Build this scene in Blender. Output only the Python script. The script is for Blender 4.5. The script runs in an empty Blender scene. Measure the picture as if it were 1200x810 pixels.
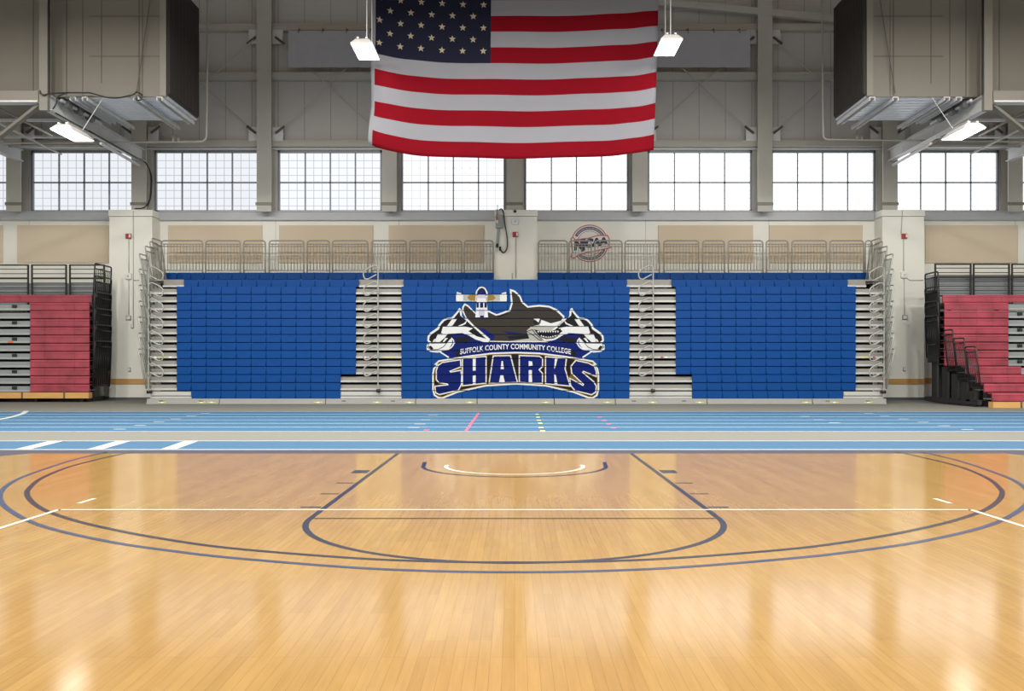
import bpy, bmesh, math, random
from mathutils import Vector, Matrix
from mathutils.geometry import tessellate_polygon
random.seed(7)
SC = bpy.context.scene
COL = SC.collection
# ------------------------------------------------------------------ camera model
F, CX, CY, H = 1057.0, 603.0, 427.3, 1.38
def P(x, y, d):
    return Vector(((x - CX) * d / F, d, H - (y - CY) * d / F))
def PX(x, d): return (x - CX) * d / F
def PZ(y, d): return H - (y - CY) * d / F
def FL(x, y, z=0.0):
    d = F * H / (y - CY)
    return Vector(((x - CX) * d / F, d, z))
cam = bpy.data.cameras.new('camera'); co = bpy.data.objects.new('camera', cam); COL.objects.link(co)
co.location = (0, 0, H); co.rotation_euler = (math.pi / 2, 0, 0)
cam.sensor_width = 36; cam.lens = F / 1200 * 36
cam.shift_x = (600 - CX) / 1200; cam.shift_y = (CY - 405) / 1200
cam.clip_end = 300
SC.camera = co
# ------------------------------------------------------------------ materials
def srgb(r, g, b):
    f = lambda c: (c / 255 / 12.92) if c / 255 <= 0.04045 else ((c / 255 + 0.055) / 1.055) ** 2.4
    return (f(r), f(g), f(b), 1)
MC = {}
def mat(name, col, rough=0.5, metal=0.0, spec=0.5, var=0.06, scale=3.0, trans=0.0, stretch=(1, 1, 1)):
    if name in MC: return MC[name]
    m = bpy.data.materials.new(name); m.use_nodes = True
    nt = m.node_tree; n = nt.nodes; l = nt.links
    b = n['Principled BSDF']
    b.inputs['Roughness'].default_value = rough; b.inputs['Metallic'].default_value = metal
    b.inputs['Specular IOR Level'].default_value = spec
    tc = n.new('ShaderNodeTexCoord'); mp = n.new('ShaderNodeMapping'); mp.inputs['Scale'].default_value = stretch
    nz = n.new('ShaderNodeTexNoise'); nz.inputs['Scale'].default_value = scale; nz.inputs['Detail'].default_value = 4
    mx = n.new('ShaderNodeMix'); mx.data_type = 'RGBA'
    c = col
    mx.inputs['A'].default_value = tuple(max(0, v * (1 - var)) for v in c[:3]) + (1,)
    mx.inputs['B'].default_value = tuple(min(1, v * (1 + var)) for v in c[:3]) + (1,)
    l.new(tc.outputs['Object'], mp.inputs['Vector']); l.new(mp.outputs['Vector'], nz.inputs['Vector'])
    l.new(nz.outputs['Fac'], mx.inputs['Factor']); l.new(mx.outputs['Result'], b.inputs['Base Color'])
    if trans:
        out = n['Material Output']
        t = n.new('ShaderNodeBsdfTranslucent'); l.new(mx.outputs['Result'], t.inputs['Color'])
        ms = n.new('ShaderNodeMixShader'); ms.inputs['Fac'].default_value = trans
        l.new(b.outputs['BSDF'], ms.inputs[1]); l.new(t.outputs['BSDF'], ms.inputs[2]); l.new(ms.outputs['Shader'], out.inputs['Surface'])
    MC[name] = m
    return m
def emis(name, col, s):
    m = bpy.data.materials.new(name); m.use_nodes = True
    nt = m.node_tree; n = nt.nodes; n.remove(n['Principled BSDF'])
    e = n.new('ShaderNodeEmission'); e.inputs['Color'].default_value = col; e.inputs['Strength'].default_value = s
    nt.links.new(e.outputs['Emission'], n['Material Output'].inputs['Surface'])
    return m
# ------------------------------------------------------------------ mesh builder
class MB:
    def __init__(s): s.v = []; s.f = []; s.m = []
    def face(s, pts, mi=0):
        b = len(s.v); s.v += [tuple(p) for p in pts]; s.f.append(tuple(range(b, b + len(pts)))); s.m.append(mi)
    def box(s, x0, x1, y0, y1, z0, z1, mi=0, M=None):
        if x1 < x0: x0, x1 = x1, x0
        if y1 < y0: y0, y1 = y1, y0
        if z1 < z0: z0, z1 = z1, z0
        b = len(s.v)
        pts = [Vector(p) for p in ((x0, y0, z0), (x1, y0, z0), (x1, y1, z0), (x0, y1, z0), (x0, y0, z1), (x1, y0, z1), (x1, y1, z1), (x0, y1, z1))]
        if M is not None: pts = [M @ p for p in pts]
        s.v += [tuple(p) for p in pts]
        for q in ((0, 3, 2, 1), (4, 5, 6, 7), (0, 1, 5, 4), (1, 2, 6, 5), (2, 3, 7, 6), (3, 0, 4, 7)):
            s.f.append(tuple(b + i for i in q)); s.m.append(mi)
    def bar(s, a, c, w, t, mi=0, up=Vector((0, 0, 1))):
        a = Vector(a); c = Vector(c); d = (c - a); L = d.length; d.normalize()
        if abs(d.dot(up)) > 0.98: up = Vector((0, 1, 0))
        sx = d.cross(up).normalized(); sz = sx.cross(d)
        M = Matrix((sx, d, sz)).transposed().to_4x4(); M.translation = a
        s.box(-w / 2, w / 2, 0, L, -t / 2, t / 2, mi, M)
    def tube(s, pts, r, n=8, mi=0, closed=False, caps=True):
        pts = [Vector(p) for p in pts]; N = len(pts); b = len(s.v); prev = None
        for i, p in enumerate(pts):
            if closed: d = pts[(i + 1) % N] - pts[i - 1]
            else: d = pts[min(i + 1, N - 1)] - pts[max(i - 1, 0)]
            d.normalize()
            if prev is None:
                u = Vector((0, 0, 1)) if abs(d.z) < 0.9 else Vector((1, 0, 0))
                u = (u - d * u.dot(d)).normalized()
            else:
                u = prev - d * prev.dot(d)
                u = u.normalized() if u.length > 1e-6 else d.orthogonal().normalized()
            prev = u; w = d.cross(u)
            for k in range(n):
                a = 2 * math.pi * k / n
                s.v.append(tuple(p + (u * math.cos(a) + w * math.sin(a)) * r))
        for i in range(N if closed else N - 1):
            j = (i + 1) % N
            for k in range(n):
                k2 = (k + 1) % n
                s.f.append((b + i * n + k, b + i * n + k2, b + j * n + k2, b + j * n + k)); s.m.append(mi)
        if caps and not closed:
            s.f.append(tuple(b + k for k in range(n))[::-1]); s.m.append(mi)
            s.f.append(tuple(b + (N - 1) * n + k for k in range(n))); s.m.append(mi)
    def loft(s, loops, mi=0, cap0=True, cap1=True):
        n = len(loops[0]); b = len(s.v)
        for lp in loops: s.v += [tuple(p) for p in lp]
        for i in range(len(loops) - 1):
            for k in range(n):
                k2 = (k + 1) % n
                s.f.append((b + i * n + k, b + i * n + k2, b + (i + 1) * n + k2, b + (i + 1) * n + k)); s.m.append(mi)
        if cap0: s.f.append(tuple(b + k for k in range(n))[::-1]); s.m.append(mi)
        if cap1: s.f.append(tuple(b + (len(loops) - 1) * n + k for k in range(n))); s.m.append(mi)
    def lathe(s, c, prof, axis='z', n=16, mi=0):
        loops = []
        for (r, h) in prof:
            lp = []
            for k in range(n):
                a = 2 * math.pi * k / n
                if axis == 'z': lp.append((c[0] + r * math.cos(a), c[1] + r * math.sin(a), c[2] + h))
                else: lp.append((c[0] + r * math.cos(a), c[1] - h, c[2] + r * math.sin(a)))
            loops.append(lp)
        s.loft(loops, mi)
    def build(s, name, mats, parent=None, smooth=False, bevel=0.0, fix=True):
        me = bpy.data.meshes.new(name)
        me.from_pydata(s.v, [], s.f)
        if not isinstance(mats, (list, tuple)): mats = [mats]
        for m in mats: me.materials.append(m)
        for p, mi in zip(me.polygons, s.m): p.material_index = mi
        if fix:
            bm = bmesh.new(); bm.from_mesh(me)
            if bevel: bmesh.ops.remove_doubles(bm, verts=bm.verts, dist=1e-5)
            bmesh.ops.recalc_face_normals(bm, faces=bm.faces); bm.to_mesh(me); bm.free()
        if smooth:
            for p in me.polygons: p.use_smooth = True
        o = bpy.data.objects.new(name, me); COL.objects.link(o)
        if bevel:
            md = o.modifiers.new('bevel', 'BEVEL'); md.width = bevel; md.segments = 2; md.limit_method = 'ANGLE'
        if smooth: 
            md = o.modifiers.new('wn', 'WEIGHTED_NORMAL') if False else None
        if parent is not None: attach(o, parent)
        return o
def world_loc(o):
    v = Vector(o.location)
    p = o.parent
    while p is not None:
        v = v + Vector(p.location); p = p.parent
    return v
def attach(o, p):
    o.parent = p
    if p.type == 'EMPTY': o.matrix_parent_inverse = Matrix.Translation(-Vector(p.location))
def thing(name, label, cat, loc, group=None, kind=None):
    o = bpy.data.objects.new(name, None); COL.objects.link(o); o.location = loc; o.empty_display_size = 0.2
    return tag(o, label, cat, group, kind)
def tag(o, label=None, cat=None, group=None, kind=None):
    if label: o['label'] = label
    if cat: o['category'] = cat
    if group: o['group'] = group
    if kind: o['kind'] = kind
    return o
def struct(o): o['kind'] = 'structure'; return o
def dup(root, delta, label=None, group=None):
    def cp(o, par):
        c = o.copy(); COL.objects.link(c)
        if par is not None: c.parent = par
        for ch in o.children: cp(ch, c)
        return c
    r = cp(root, None); r.location = Vector(root.location) + Vector(delta)
    if label: r['label'] = label
    if group: r['group'] = group
    return r
def smooth_path(pts, k=5, closed=False):
    pts = [Vector(p) for p in pts]; N = len(pts); out = []
    rng = N if closed else N - 1
    for i in range(rng):
        if closed: p0, p1, p2, p3 = pts[i - 1], pts[i], pts[(i + 1) % N], pts[(i + 2) % N]
        else: p0, p1, p2, p3 = pts[max(i - 1, 0)], pts[i], pts[i + 1], pts[min(i + 2, N - 1)]
        for j in range(k):
            t = j / k
            out.append(0.5 * ((2 * p1) + (p2 - p0) * t + (2 * p0 - 5 * p1 + 4 * p2 - p3) * t * t + (3 * p1 - p0 - 3 * p2 + p3) * t ** 3))
    if not closed: out.append(pts[-1])
    return out
# palette
cream = mat('cream_block', (0.80, 0.79, 0.72, 1), 0.6, var=0.03, scale=0.7)
wallgrey = mat('grey_girt', (0.46, 0.435, 0.39, 1), 0.5)
steel = mat('painted_steel', (0.46, 0.445, 0.40, 1), 0.45, var=0.05)
steelw = mat('pale_steel', (0.62, 0.62, 0.61, 1), 0.4)
ledge_m = mat('ledge_metal', (0.46, 0.47, 0.49, 1), 0.45)
tan = mat('tan_fabric', (0.64, 0.54, 0.41, 1), 0.9, spec=0.1, var=0.04, scale=40)
blue = mat('blue_plastic', (0.0, 0.042, 0.190, 1), 0.5, spec=0.12, var=0.06, scale=1.3)
alu = mat('aluminium', (0.50, 0.50, 0.48, 1), 0.38, metal=0.35, var=0.05, stretch=(0.4, 6, 6))
alu_d = mat('riser_grey', (0.235, 0.225, 0.21, 1), 0.5, metal=0.1, var=0.10, stretch=(0.5, 3, 8))
black = mat('black_steel', (0.010, 0.010, 0.011, 1), 0.45)
dark = mat('dark_frame', (0.018, 0.018, 0.02, 1), 0.6)
railm = mat('rail_paint', (0.32, 0.325, 0.295, 1), 0.35, metal=0.2)
railb = mat('rail_brown', (0.32, 0.305, 0.265, 1), 0.4, metal=0.2)
red_pl = mat('faded_red_plastic', (0.29, 0.036, 0.058, 1), 0.5, var=0.7, scale=1.6)
bl_grey = mat('bleacher_grey', (0.27, 0.29, 0.30, 1), 0.45, metal=0.3)
honey = mat('honey_wood', (0.55, 0.31, 0.10, 1), 0.45, var=0.25, scale=2.0, stretch=(0.6, 6, 9))
yellow = mat('yellow_label', (0.60, 0.55, 0.03, 1), 0.5)
white = mat('white_paint', (0.78, 0.78, 0.76, 1), 0.5)
whiteb = mat('white_plastic', (0.75, 0.76, 0.74, 1), 0.4)
redp = mat('alarm_red', (0.40, 0.02, 0.025, 1), 0.4)
duct = mat('duct_paint', (0.160, 0.146, 0.120, 1), 0.55, var=0.05, scale=1.0)
duct_l = mat('duct_trim', (0.205, 0.190, 0.160, 1), 0.55)
louver_m = mat('dark_louver', (0.035, 0.028, 0.025, 1), 0.6)
galv = mat('galvanised', (0.70, 0.74, 0.80, 1), 0.35, metal=0.3, var=0.12, scale=1.6, stretch=(4, 0.4, 1))
seam = mat('seam_dark', (0.09, 0.08, 0.065, 1), 0.7)
rubber = mat('black_rubber', (0.008, 0.008, 0.008, 1), 0.5)
greybox = mat('grey_box', (0.30, 0.32, 0.31, 1), 0.45)
orange = mat('orange_label', (0.65, 0.13, 0.03, 1), 0.5)

# ================================================================== FLOOR
def wood_material():
    m = bpy.data.materials.new('maple_floor'); m.use_nodes = True
    nt = m.node_tree; n = nt.nodes; l = nt.links; b = n['Principled BSDF']
    tc = n.new('ShaderNodeTexCoord'); mp = n.new('ShaderNodeMapping')
    mp.inputs['Rotation'].default_value = (0, 0, math.pi / 2)
    l.new(tc.outputs['Object'], mp.inputs['Vector'])
    br = n.new('ShaderNodeTexBrick'); br.offset = 0.37; br.offset_frequency = 3; br.squash = 1
    br.inputs['Scale'].default_value = 1.0; br.inputs['Brick Width'].default_value = 0.85; br.inputs['Row Height'].default_value = 0.057
    br.inputs['Mortar Size'].default_value = 0.0012; br.inputs['Mortar Smooth'].default_value = 0.3; br.inputs['Bias'].default_value = 0.0
    br.inputs['Color1'].default_value = (0.415, 0.252, 0.086, 1); br.inputs['Color2'].default_value = (0.385, 0.228, 0.073, 1)
    br.inputs['Mortar'].default_value = (0.29, 0.16, 0.05, 1)
    l.new(mp.outputs['Vector'], br.inputs['Vector'])
    br2 = n.new('ShaderNodeTexBrick'); br2.offset = 0.61; br2.offset_frequency = 2
    br2.inputs['Brick Width'].default_value = 1.25; br2.inputs['Row Height'].default_value = 0.057 * 2
    br2.inputs['Mortar Size'].default_value = 0; br2.inputs['Scale'].default_value = 1
    br2.inputs['Color1'].default_value = (0.94, 0.93, 0.92, 1); br2.inputs['Color2'].default_value = (1.04, 1.04, 1.03, 1)
    l.new(mp.outputs['Vector'], br2.inputs['Vector'])
    mu = n.new('ShaderNodeMix'); mu.data_type = 'RGBA'; mu.blend_type = 'MULTIPLY'; mu.inputs['Factor'].default_value = 1
    l.new(br.outputs['Color'], mu.inputs['A']); l.new(br2.outputs['Color'], mu.inputs['B'])
    mp2 = n.new('ShaderNodeMapping'); mp2.inputs['Scale'].default_value = (14, 0.9, 1); l.new(tc.outputs['Object'], mp2.inputs['Vector'])
    nz = n.new('ShaderNodeTexNoise'); nz.inputs['Scale'].default_value = 3; nz.inputs['Detail'].default_value = 6; l.new(mp2.outputs['Vector'], nz.inputs['Vector'])
    rp = n.new('ShaderNodeMapRange'); rp.inputs['From Min'].default_value = 0.3; rp.inputs['From Max'].default_value = 0.7
    rp.inputs['To Min'].default_value = 0.93; rp.inputs['To Max'].default_value = 1.06; l.new(nz.outputs['Fac'], rp.inputs['Value'])
    mu2 = n.new('ShaderNodeMix'); mu2.data_type = 'RGBA'; mu2.blend_type = 'MULTIPLY'; mu2.inputs['Factor'].default_value = 1
    l.new(mu.outputs['Result'], mu2.inputs['A']); l.new(rp.outputs['Result'], mu2.inputs['B'])
    l.new(mu2.outputs['Result'], b.inputs['Base Color'])
    n2 = n.new('ShaderNodeTexNoise'); n2.inputs['Scale'].default_value = 1.3; n2.inputs['Detail'].default_value = 3; l.new(tc.outputs['Object'], n2.inputs['Vector'])
    r2 = n.new('ShaderNodeMapRange'); r2.inputs['To Min'].default_value = 0.115; r2.inputs['To Max'].default_value = 0.125; l.new(n2.outputs['Fac'], r2.inputs['Value'])
    l.new(r2.outputs['Result'], b.inputs['Roughness'])
    b.inputs['Specular IOR Level'].default_value = 0.38
    return m
wood = wood_material()
navy_line = mat('navy_line', (0.022, 0.024, 0.042, 1), 0.22, spec=0.3)
blue_line = mat('blue_line', (0.035, 0.055, 0.125, 1), 0.22, spec=0.3)
white_line = mat('white_line', (0.72, 0.68, 0.58, 1), 0.25, spec=0.42)
grey_rub = mat('grey_rubber', (0.162, 0.160, 0.140, 1), 0.75, spec=0.2, var=0.04, scale=6)
track_b = mat('track_blue', (0.038, 0.108, 0.195, 1), 0.7, spec=0.25, var=0.05, scale=4)
track_w = mat('track_white', (0.40, 0.42, 0.43, 1), 0.7, spec=0.2)
track_l = mat('lane_pale', (0.30, 0.41, 0.52, 1), 0.7, spec=0.2)
border_n = mat('navy_border', (0.042, 0.042, 0.062, 1), 0.5, spec=0.3)
tick_y = mat('tick_yellow', (0.65, 0.62, 0.12, 1), 0.7)
tick_r = mat('tick_red', (0.60, 0.09, 0.16, 1), 0.7)

WX, WY = 25.0, 36.0
def flat(mb, pts, z, mi):
    mb.face([(p[0], p[1], z) for p in pts], mi)
def strip(mb, pts, w, z, mi, closed=False):
    pts = [Vector((p[0], p[1], 0)) for p in pts]; N = len(pts); L = []; R = []
    for i in range(N):
        if closed: d = pts[(i + 1) % N] - pts[i - 1]
        else: d = pts[min(i + 1, N - 1)] - pts[max(i - 1, 0)]
        d.normalize(); nn = Vector((-d.y, d.x, 0)) * w / 2
        L.append(pts[i] + nn); R.append(pts[i] - nn)
    for i in range(N - 1):
        flat(mb, (L[i], R[i], R[i + 1], L[i + 1]), z, mi)
def arc(cx, cy, r, a0, a1, n=48):
    return [(cx + r * math.cos(math.radians(a0 + (a1 - a0) * i / n)), cy + r * math.sin(math.radians(a0 + (a1 - a0) * i / n))) for i in range(n + 1)]

fb = MB()
fb.box(-WX, WX, -9, WY + 0.6, -0.3, -0.012)
floor = struct(fb.build('floor', grey_rub))
# running track
tb = MB()
rects = [(18.6, 26.6, 1), (14.62, 16.35, 1)]
def sl(y0, y1, z, mi): flat(tb, ((-WX, y0), (WX, y0), (WX, y1), (-WX, y1)), z, mi)
sl(14.0, 36.0, -0.006, 0)
sl(18.6, 26.6, -0.004, 1); sl(14.62, 16.35, -0.004, 1)
sl(13.0, 14.55, -0.0045, 4)
for k in range(1, 7): sl(18.6 + 1.3 * k - 0.05, 18.6 + 1.3 * k + 0.05, -0.002, 3)
sl(18.53, 18.65, -0.002, 2); sl(16.27, 16.36, -0.002, 2); sl(14.62, 14.72, -0.002, 2)
for xb, xt in ((-8.02, -8.28), (-6.84, -7.06), (-5.64, -5.84)):
    flat(tb, ((xb - 0.13, 14.7), (xb + 0.12, 14.7), (xt + 0.13, 16.3), (xt - 0.13, 16.3)), -0.0015, 2)
strip(tb, [FL(-6, 492), FL(2, 491), FL(12, 489), FL(22, 486.4), FL(28, 484), FL(31, 481.5)], 0.14, -0.0015, 2)
strip(tb, [FL(561, 484), FL(546, 505)], 0.06, -0.0015, 6)
for k, x in enumerate((636, 634, 633, 631.5, 630.5, 629.5)):
    p = FL(x, (505, 501, 496, 492.5, 489, 485.5)[k]); flat(tb, ((p.x - .05, p.y - .14), (p.x + .05, p.y - .14), (p.x + .05, p.y + .14), (p.x - .05, p.y + .14)), -0.0012, 5)
for x, y in ((703, 489), (708, 493), (713.5, 497), (719, 501.5), (500, 504)):
    p = FL(x, y); flat(tb, ((p.x - .06, p.y - .1), (p.x + .06, p.y - .1), (p.x + .06, p.y + .1), (p.x - .06, p.y + .1)), -0.0012, 6)
for x, y in ((164, 498.5), (186, 494.5), (206, 491), (224, 487.5), (241, 484.5), (140, 503), (507, 486.5), (498, 492), (492, 497), (485, 501),
             (1018, 484.5), (1037, 487.7), (1059, 491), (1082, 494.8), (1107, 499), (1134, 503.4), (943, 488), (960, 492), (978, 495.5)):
    p = FL(x, y); flat(tb, ((p.x - .13, p.y - .05), (p.x + .13, p.y - .05), (p.x + .13, p.y + .07), (p.x - .13, p.y + .07)), -0.0012, 2)
track = struct(tb.build('floor_track', [grey_rub, track_b, track_w, track_l, border_n, tick_y, tick_r], fix=False))
# court
cb = MB()
outl = [(-14, -8.5), (14, -8.5), (14, 11.6), (9.6, 12.2), (8.6, 12.75), (7.95, 13.4), (7.6, 13.98), (-7.5, 13.98), (-7.85, 13.4), (-8.5, 12.75), (-9.5, 12.2), (-14, 11.6)]
flat(cb, outl, 0.0, 0)
for s in (-1, 1):
    strip(cb, [(s * 1.81, 13.97), (s * 1.83, 8.1)], 0.055, 0.0016, 1)
    yb = (11.46, 11.77)
    flat(cb, ((s * 1.88, yb[0]), (s * 2.08, yb[0]), (s * 2.08, yb[1]), (s * 1.88, yb[1])), 0.0016, 1)
    for d in (10.5, 9.62, 8.72):
        flat(cb, ((s * 1.87, d - .025), (s * 2.07, d - .025), (s * 2.07, d + .025), (s * 1.87, d + .025)), 0.0016, 1)
    strip(cb, [(s * 4.33, 8.58), (s * 4.36, 3.0)], 0.05, 0.0024, 3)
    strip(cb, [(s * 4.33, 8.95), (s * 4.32, 9.28)], 0.05, 0.0024, 3)
strip(cb, arc(0, 8.1, 1.83, 180, 360), 0.055, 0.0016, 1)
strip(cb, [(-1.8, 8.08), (1.8, 8.08)], 0.045, 0.0016, 1)
strip(cb, [(-4.33, 8.56), (4.33, 8.56)], 0.05, 0.0024, 3)
strip(cb, [(-1.27, 12.75)] + arc(0, 12.3, 1.24, 180, 360) + [(1.27, 12.75)], 0.055, 0.0016, 1)
strip(cb, arc(0, 12.25, 0.93, 172, 368), 0.055, 0.0016, 3)
inner = [(155, 529.9), (130, 535), (83, 546.7), (50, 560), (35, 571.7), (31.7, 579), (37.5, 588.3), (53, 598.3), (86.7, 610), (133, 621), (186.7, 631), (266.7, 642.3), (400, 653.3), (500, 658), (603, 659.3)]
outer = [(125, 530), (83, 540), (33, 556.7), (10, 568), (0, 580), (5, 593), (30, 609), (66.7, 621.7), (133, 636), (200, 645.7), (266.7, 653.5), (400, 664.5), (500, 669.3), (603, 670.8)]
for trace, mi in ((inner, 1), (outer, 2)):
    pts = trace + [(2 * CX - x, y) for x, y in trace[-2::-1]]
    strip(cb, smooth_path([FL(x, y) for x, y in pts], 8), 0.055, 0.0020, mi)
court = struct(cb.build('floor_court', [wood, navy_line, blue_line, white_line], fix=False))
# ================================================================== WALLS
WD = 36.0
ZS, ZH, ZT = 7.49, 9.93, 17.0      # sill, head, roof
BAY = 4.92
def upper_mat():
    m = mat('wall_panel', (0.50, 0.485, 0.46, 1), 0.55, var=0.05, scale=0.6)
    nt = m.node_tree; n = nt.nodes; l = nt.links; b = n['Principled BSDF']
    tc = n.new('ShaderNodeTexCoord'); sp = n.new('ShaderNodeSeparateXYZ'); l.new(tc.outputs['Object'], sp.inputs[0])
    d = n.new('ShaderNodeMath'); d.operation = 'MULTIPLY'; d.inputs[1].default_value = 1 / 1.05; l.new(sp.outputs['X'], d.inputs[0])
    fr = n.new('ShaderNodeMath'); fr.operation = 'FRACT'; l.new(d.outputs[0], fr.inputs[0])
    gt = n.new('ShaderNodeMath'); gt.operation = 'LESS_THAN'; gt.inputs[1].default_value = 0.03; l.new(fr.outputs[0], gt.inputs[0])
    src = b.inputs['Base Color'].links[0].from_socket
    mx = n.new('ShaderNodeMix'); mx.data_type = 'RGBA'; l.new(gt.outputs[0], mx.inputs['Factor']); l.new(src, mx.inputs['A'])
    mx.inputs['B'].default_value = (0.31, 0.30, 0.28, 1); l.new(mx.outputs['Result'], b.inputs['Base Color'])
    return m
upper = upper_mat()
wb = MB()
wb.box(-WX, WX, WD, WD + 0.4, -0.01, ZS - 0.02, 0)
wb.box(-WX, WX, WD, WD + 0.4, ZH, ZT, 1)
for k in range(-5, 6):
    wb.box(k * BAY - 0.42, k * BAY + 0.42, WD, WD + 0.4, ZS - 0.02, ZH, 1)
wb.box(-WX, -5 * BAY - 0.4, WD, WD + 0.4, ZS, ZH, 1); wb.box(WX, 5 * BAY + 0.4, WD, WD + 0.4, ZS, ZH, 1)
for k in range(-5, 5):   # fine joints in the block wall
    wb.box(k * BAY + 0.30, k * BAY + 0.315, WD - 0.004, WD, 5.2, ZS - 0.35, 2)
struct(wb.build('wall_back', [cream, upper, mat('joint_grey', (0.42, 0.41, 0.36, 1), 0.7)]))
for nm, x0, x1 in (('wall_left', -WX - 0.3, -WX), ('wall_right', WX, WX + 0.3)):
    b = MB(); b.box(x0, x1, -9, WD + 0.4, -0.01, ZT); struct(b.build(nm, cream))
b = MB(); b.box(-WX - 0.3, WX + 0.3, -9, WD + 0.4, ZT, ZT + 0.3); struct(b.build('ceiling', mat('roof_deck', (0.35, 0.33, 0.30, 1), 0.7)))
# sill ledge
b = MB()
segs = [(-WX, -15.86), (-14.12, -0.80), (0.90, 14.30), (16.02, WX)]
for x0, x1 in segs:
    b.box(x0, x1, WD - 0.14, WD, ZS - 0.36, ZS - 0.02)
    b.box(x0, x1, WD - 0.17, WD, ZS - 0.04, ZS)
struct(b.build('trim_1', ledge_m))
# windows
mull = mat('mullion_grey', (0.30, 0.32, 0.35, 1), 0.4)
fine = mat('fine_grid', (0.34, 0.35, 0.42, 1), 0.5)
frame_m = mat('window_frame', (0.22, 0.235, 0.25, 1), 0.4, metal=0.2)
wl = 0
for k in range(-5, 5):
    wl += 1
    x0, x1 = k * BAY + 0.40, (k + 1) * BAY - 0.37
    w = thing('window_%d' % wl, None, None, ((x0 + x1) / 2, WD, ZS)); struct(w)
    S = [0.69, 0.70, 0.71, 0.78, 0.92, 1.15, 1.35, 1.4, 1.4, 1.3][wl - 1]
    tint = (0.92, 0.95, 1.0, 1) if wl <= 4 else (0.97, 0.98, 1.0, 1)
    g = MB(); g.box(x0, x1, WD + 0.10, WD + 0.16, ZS, ZH); g.build('pane', emis('daylight_panel', tint, S), w)
    fr = MB()
    fr.box(x0, x0 + 0.07, WD - 0.03, WD + 0.1, ZS, ZH); fr.box(x1 - 0.07, x1, WD - 0.03, WD + 0.1, ZS, ZH)
    fr.box(x0, x1, WD - 0.03, WD + 0.1, ZH - 0.10, ZH); fr.box(x0, x1, WD - 0.03, WD + 0.1, ZS, ZS + 0.05)
    fr.build('frame', frame_m, w)
    cw = (x1 - x0 - 0.14) / 4; zb, zt = ZS + 0.05, ZH - 0.10; zm = zb + (zt - zb) * 0.487
    m = MB()
    for i in range(1, 4): m.box(x0 + 0.07 + cw * i - 0.027, x0 + 0.07 + cw * i + 0.027, WD + 0.04, WD + 0.1, zb, zt)
    m.box(x0, x1, WD + 0.04, WD + 0.1, zm - 0.03, zm + 0.03)
    m.build('mullion', mull, w)
    g = MB()
    for i in range(4):
        for j in (1, 2):
            xx = x0 + 0.07 + cw * (i + j / 3); g.box(xx - 0.011, xx + 0.011, WD + 0.08, WD + 0.1, zb, zt)
    for j in range(1, 4):
        zz = zm + (zt - zm) * j / 4; g.box(x0, x1, WD + 0.08, WD + 0.1, zz - 0.011, zz + 0.011)
        zz = zm + (zb - zm) * j / 3.6; g.box(x0, x1, WD + 0.08, WD + 0.1, zz - 0.011, zz + 0.011)
    g.build('glazing_grid', emis('panel_rib', (0.90, 0.92, 1.0, 1), S * 0.60), w)
# head band over the windows, girts
for z0, z1, d0 in ((10.02, 10.26, 35.72), (12.66, 12.96, 35.72), (14.62, 14.88, 35.72)):
    b = MB(); b.box(-WX, WX, d0, WD, z0, z1); b.box(-WX, WX, d0 - 0.03, d0, z1 - 0.05, z1); struct(b.build('wall_girt', wallgrey))
b = MB(); b.box(-WX, WX, WD - 0.12, WD, ZH + 0.0, ZH + 0.07); struct(b.build('trim_2', steelw))
# columns
for k in range(-5, 6):
    x = k * BAY; b = MB(); w = 0.29
    d = 35.42
    b.box(x - w, x + w, d, d + 0.05, ZS - 0.1, ZT); b.box(x - w, x + w, WD - 0.05, WD, ZS - 0.1, ZT); b.box(x - 0.03, x + 0.03, d + 0.05, WD - 0.05, ZS - 0.1, ZT)
    struct(b.build('steel_column', steel))
    b = MB(); b.box(x - 0.33, x + 0.33, 35.40, 35.42, PZ(240.5, 35.4), PZ(237, 35.4)); struct(b.build('column_band', mat('band_green', (0.20, 0.20, 0.15, 1), 0.5)))
# braces
for k in range(-4, 4):
    xa, xb = k * BAY + 0.34, (k + 1) * BAY - 0.34; za, zb = 10.5, 14.35; dd = 35.62
    b = MB()
    b.tube([(xa, dd, za), (xb, dd, zb)], 0.022, 6); b.tube([(xa, dd + 0.05, zb), (xb, dd + 0.05, za)], 0.022, 6)
    for xx, s in ((xa, 1), (xb, -1)):
        for zz, t in ((za, 1), (zb, -1)):
            b.box(xx - s * 0.08, xx + s * 0.34, dd + 0.06, dd + 0.08, zz - 0.28, zz + 0.28, 1)
            b.tube([(xx + s * 0.05, dd + 0.02, zz + t * 0.03), (xx + s * 0.40, dd + 0.02, zz + t * 0.30)], 0.05, 8, 2)
    struct(b.build('cross_brace', [wallgrey, steelw, seam]))
b = MB(); b.bar(P(770, 3.0, 35.5), P(985, 23, 35.5), 0.2, 0.26); struct(b.build('roof_beam', steel))
# piers
pd = 35.2
for x0, x1 in ((PX(128, pd), PX(178.3, pd)), (PX(580, pd), PX(629.5, pd)), (PX(1034, pd), PX(1083, pd))):
    b = MB(); b.box(x0, x1, pd, WD, -0.01, PZ(254, pd)); b.box(x0 - 0.02, x1 + 0.02, pd - 0.02, WD, PZ(253.4, pd), PZ(246, pd))
    b.box(x0 - 0.012, x1 + 0.012, pd - 0.012, pd + 0.3, -0.01, 0.10, 1)
    struct(b.build('wall_pier', [cream, mat('base_grey', (0.10, 0.11, 0.12, 1), 0.5)]))
b = MB()
for x0, x1, d in ((PX(128, pd), PX(178, pd), pd), (PX(1034, pd), PX(1083, pd), pd)):
    b.box(x0, x1, d - 0.04, d, PZ(450, d), PZ(444, d))
for x0, x1 in ((-WX, -15.9), (16.0, WX), (-14.1, -12), (12, 14.3)):
    b.box(x0, x1, WD - 0.04, WD, 0.62, 0.84)
struct(b.build('trim_3', honey))
b = MB()
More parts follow.
